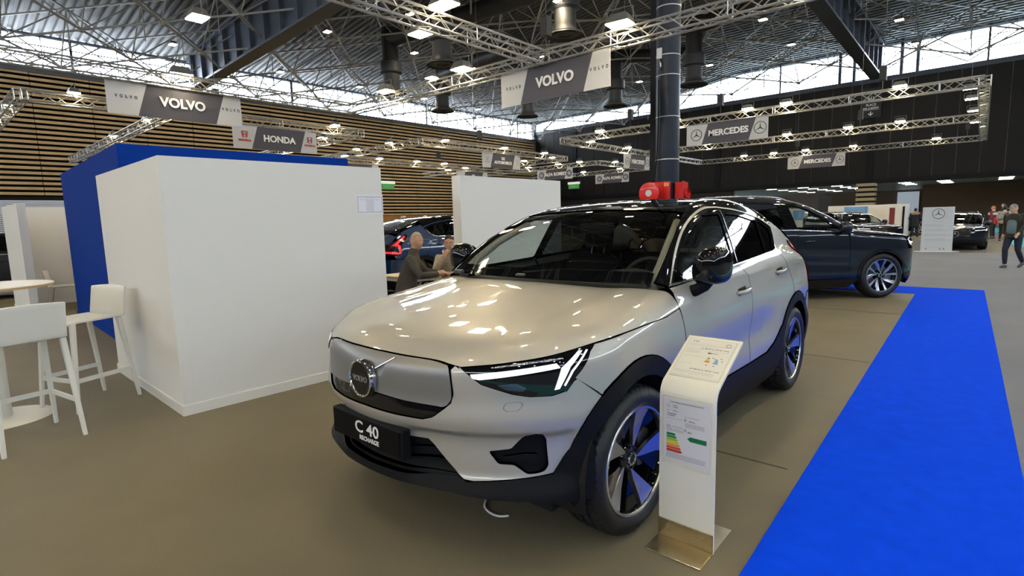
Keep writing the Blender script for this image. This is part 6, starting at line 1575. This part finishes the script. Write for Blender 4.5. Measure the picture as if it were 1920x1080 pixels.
    if hair == 'cap':
        cb = MB(); cb.add([hc+R3 @ Vector(v)*s for v in ((.095, -.05, .03), (.16, -.03, .022), (.17, 0, .022), (.16, .03, .022), (.095, .05, .03), (.10, 0, .045))], [(0, 1, 2, 5), (5, 2, 3, 4), (0, 5, 4)]); cb.build('cap_peak', hm, t, True)
    if face:
        for sg in (-1, 1):
            e = hc+R3 @ Vector((.081, sg*.032, .012))*s
            MB().lathe([(0, .010), (.006, .0085), (.0095, .004), (.010, 0), (.007, -.006)], 12, 'x', c=(0, 0, 0)).build('eye', EYEW, t, True).matrix_local = Matrix.Translation(e) @ (R3 @ Matrix.Diagonal((s, s, s*.75))).to_4x4()
            MB().lathe([(0, .0112), (.0045, .0105), (.005, .009)], 10, 'x').build('pupil', EYED, t, True).matrix_local = Matrix.Translation(e) @ (R3 @ Matrix.Diagonal((s, s, s))).to_4x4()
            MB().path([hc+R3 @ Vector(v)*s for v in ((.092, sg*.016, .030), (.091, sg*.034, .035), (.080, sg*.052, .029))], .0035*s, 5).build('eyebrow', hm, t, True)
        MB().path([hc+R3 @ Vector(v)*s for v in ((.078, -.024, -.060), (.087, -.010, -.057), (.089, 0, -.0585), (.087, .010, -.057), (.078, .024, -.060))], .005*s, 6, rs=[.002*s, .005*s, 0.0045*s, .004*s, .002*s]).build('mouth', LIP, t, True)
    return t
SEAT = dict(pelvis=(0, 0, .53), waist=(.03, 0, .70), chest=(.10, 0, .93), neck=(.135, 0, 1.08), head=(.185, 0, 1.245),
            hipr=(.06, -.10, .50), hipl=(.06, .10, .50), knr=(.44, -.14, .50), knl=(.44, .14, .50), anr=(.40, -.14, .08), anl=(.46, .14, .08),
            shr=(.10, -.205, 1.0), shl=(.10, .205, 1.0))
man = dict(SEAT); man.update(elr=(.22, -.30, .80), wrr=(.46, -.15, .795), ell=(.30, .24, .80), wrl=(.47, .03, .80), hdr=(.8, .5, .06), hdl=(.8, -.45, .08), hur=(0, 0, 1), hul=(0, 0, 1))
person('seated man in a grey turtleneck sweater, hands on the small oak table', (-5.97, 4.55, 0), math.radians(50), man, (.060, .058, .050), (.03, .028, .027), (.30, .25, .19), 1.0, math.radians(-46), .12, 'turtle', 'short', SKIN, .007, top_name='sweater', belly=1.12)
wom = dict(SEAT); wom.update(chest=(.13, 0, .92), neck=(.17, 0, 1.06), head=(.21, .0, 1.215), shr=(.12, -.175, .985), shl=(.12, .175, .985), elr=(.40, -.20, .80), wrr=(.385, -.06, 1.045), hdr=(-.45, .45, .7), hur=(.6, -.2, .3), ell=(.33, .26, .79), wrl=(.52, .05, .785), hdl=(.5, -.8, 0), curlr=1.1)
w_ = person('seated woman in a beige jacket with hand at her mouth', (-6.07, 5.52, 0), math.radians(-50), wom, (.36, .32, .25), (.03, .03, .035), (.018, .011, .008), .97, math.radians(6), .08, None, 'up', SKIN2, .007, top_name='jacket')
gl = MB(); hc = Vector((.21, 0, 1.215))*.97; R3 = Matrix.Rotation(math.radians(6), 3, 'Z') @ Matrix.Rotation(.08, 3, 'Y')
for sg in (-1, 1): gl.path([hc+R3 @ Vector((.100, sg*.033+.022*math.cos(a), .010+.018*math.sin(a))) for a in np.linspace(0, 2*PI, 17)[:-1]], .0015, 5, True)
gl.path([hc+R3 @ Vector((.101, -.011, .014)), hc+R3 @ Vector((.101, .011, .014))], .0015, 5); gl.build('glasses', mat('glasses_gold', (.4, .28, .12), .3, metal=1), w_)
ly = MB(); P = [Vector(v)*.97 for v in ((.20, -.05, 1.06), (.245, -.03, .95), (.25, 0, .80), (.245, .03, .95), (.20, .05, 1.06))]; ly.path(P, .005, 5); ly.build('lanyard', mat('lanyard_cream', (.6, .52, .35), .7), w_)
STAND = dict(pelvis=(0, 0, .95), waist=(.01, 0, 1.10), chest=(.01, 0, 1.32), neck=(.0, 0, 1.49), head=(.03, 0, 1.63), hipr=(0, -.095, .90), hipl=(0, .095, .90), knr=(.02, -.10, .50), knl=(.02, .10, .50), anr=(-.02, -.11, .085), anl=(-.02, .11, .085),
             shr=(0, -.20, 1.42), shl=(0, .20, 1.42), elr=(-.03, -.26, 1.14), ell=(-.03, .26, 1.14), wrr=(.05, -.25, .90), wrl=(.05, .25, .90))
hm_ = dict(STAND); hm_.update(anr=(-.02, -.15, .085), anl=(-.02, .15, .085), wrr=(.20, -.14, 1.02), wrl=(.20, .14, 1.02))
p3 = person('man seen from behind in a dark coat with tan fur collar, beside the pale totem', (-2.72, 33.4, 0), math.radians(96), hm_, (.010, .011, .018), (.015, .018, .028), (.015, .012, .010), .86, 0, .25, None, 'short', SKIN, .011, (.45, .36, .22), 'coat', 1.15, .30, face=False)
fc = MB(); fc.path([Vector((.06*math.cos(a)-.02, .17*math.sin(a), 1.44+.03*math.cos(a)))*.86 for a in np.linspace(0, 2*PI, 21)[:-1]], .05, 8, True); fc.build('fur_collar', mat('fur_tan', (.30, .22, .12), .9, bump=(60, 1.)), p3, True)
wk = dict(STAND); wk.update(chest=(.05, 0, 1.31), neck=(.07, 0, 1.48), head=(.12, 0, 1.61), knr=(.16, -.10, .50), anr=(.10, -.11, .09), knl=(-.02, .10, .49), anl=(-.28, .10, .14), elr=(-.10, -.27, 1.15), wrr=(-.02, -.26, .90), ell=(.10, .27, 1.16), wrl=(.25, .22, .96), ftl=(.9, 0, -.3))
p4 = person('man in a grey cap, dark brown jacket and jeans walking at the right edge', (.50, 17.9, 0), math.radians(-118), wk, (.028, .024, .018), (.012, .016, .035), (.16, .155, .15), .89, math.radians(-20), .15, None, 'cap', SKIN, .009, (.06, .06, .07), 'jacket', 1.1, .12)
lw = MB(); loft(lw, [(Vector((.12, 0, 1.42))*.89, 0, .03, .07), (Vector((.145, 0, 1.25))*.89, 0, .035, .095), (Vector((.155, 0, 1.05))*.89, 0, .035, .10), (Vector((.13, 0, .93))*.89, 0, .03, .09)]); lw.build('shirt', mat('shirt_teal_grey', (.13, .19, .21), .8), p4, True)
p5 = person('woman from behind in a pale jacket carrying a striped backpack at the right', (.52, 31.4, 0), math.radians(80), STAND, (.50, .40, .36), (.012, .012, .014), (.02, .014, .01), .86, 0, 0, None, 'long', SKIN2, .011, (.02, .02, .02), 'jacket', 1., .05, face=False)
bp = MB(); bp.box(-.30, -.12, -.15, .15, .92, 1.26); bevel(bp.build('backpack', mat('backpack_grey', (.10, .10, .11), .8), p5), .04, 3)
for k in range(5): MB().box(-.306, -.299, -.13, .13, .97+k*.06, .995+k*.06).build('backpack_stripe', mat('stripe_pale', (.55, .54, .52), .8), p5)
rb_ = MB(); rb_.box(-.06, .10, .22, .34, .72, 1.0); bevel(rb_.build('hand_bag', mat('bag_red', (.45, .02, .04), .6), p5), .03)
p6 = person('person with ginger hair in a maroon top standing behind the black coupe', (.18, 33.5, 0), math.radians(150), STAND, (.16, .02, .035), (.02, .02, .025), (.30, .12, .05), .86, 0, .2, None, 'short', SKIN2, .011, top_name='top', face=False)
MB().box(-.12, .12, -.19, .19, 1.10, 1.20).build('white_panel', mat('cloth_white', (.6, .6, .6), .8), p6)
p7 = person('person with dark hair standing behind the roof of the blue car', (-11.2, 8.6, 0), math.radians(-40), STAND, (.05, .05, .06), (.02, .02, .025), (.04, .025, .015), .97, 0, 0, None, 'short', SKIN2, .011, top_name='coat')
p8 = person('person in black standing far back between the coupe and the backpack woman', (.62, 40, 0), math.radians(200), STAND, (.015, .015, .017), (.012, .012, .014), (.03, .02, .015), .93, 0, 0, None, 'short', SKIN2, .012, top_name='coat', face=False)
SILVER = paint('silver_dawn_paint', (.43, .41, .36), .38, .42)
car = c40(SILVER, 'silver grey electric crossover with black roof parked in the foreground', 'car', steer=-.06)
car.location = (-2.0944, 2.2123, 0); car.rotation_euler = (0, 0, -PI/2)
BLUEP = mat('fjord_blue_paint', (.007, .026, .075), .4, metal=.2, spec=.3, coat=1., coat_rough=.02)
car2 = copy_tree(car); tag(car2, 'blue electric crossover seen from behind, beyond the seated couple', 'car')
for ch in list(car2.children):
    if ch.name.startswith(('number_plate', 'plate_')): continue
    for i, sl_ in enumerate(ch.material_slots):
        if sl_.material == SILVER: sl_.link = 'OBJECT'; sl_.material = BLUEP
for ch in [c for c in bpy.data.objects if c.parent == car2 and c.name.startswith(('number_plate', 'plate_holder'))]:
    for g in list(ch.children): bpy.data.objects.remove(g)
    bpy.data.objects.remove(ch)
car2.location = (-8.83, 9.56, 0); car2.rotation_euler = (0, 0, PI/2-.12)
NAVY = mat('denim_blue_paint', (.003, .006, .013), .4, spec=.15, coat=1.0, coat_rough=.02)
suv1 = suv('large dark blue seven seat utility car parked diagonally behind the silver car', 'car', NAVY)
suv1.location = (-1.986, 11.632, .006); suv1.rotation_euler = (0, 0, .80627)
BLK = mat('obsidian_paint', (.0025, .003, .010), .4, spec=.15, coat=1.0, coat_rough=.02)
s2_ = suv('dark blue utility car with star grille, in front of the white booth with blue picture', 'car', BLK, .94, .97, .80, 2.80, .36, .26, star_front=True)
s2_.location = (-3.55, 26.3, 0); s2_.rotation_euler = (0, 0, -.85)
s3_ = suv('low black coupe with star grille facing the viewer beside the pale totem', 'car', BLK, .97, .93, .735, 2.87, .34, .255, star_front=True)
s3_.location = (-.88, 25.2, .008); s3_.rotation_euler = (0, 0, -PI/2+.05)
s4_ = suv('black car mostly hidden behind the man in the fur collared coat', 'car', BLK, .95, .95, .84, 2.84, .36, .26)
s4_.location = (-2.9, 38.5, 0); s4_.rotation_euler = (0, 0, 0)
s5_ = suv('black car at the far left edge behind the white partition', 'car', BLK, .95, .95, .85, 2.83, .36, .26)
s5_.location = (-17.6, -.6, 0); s5_.rotation_euler = (0, 0, -PI/2)
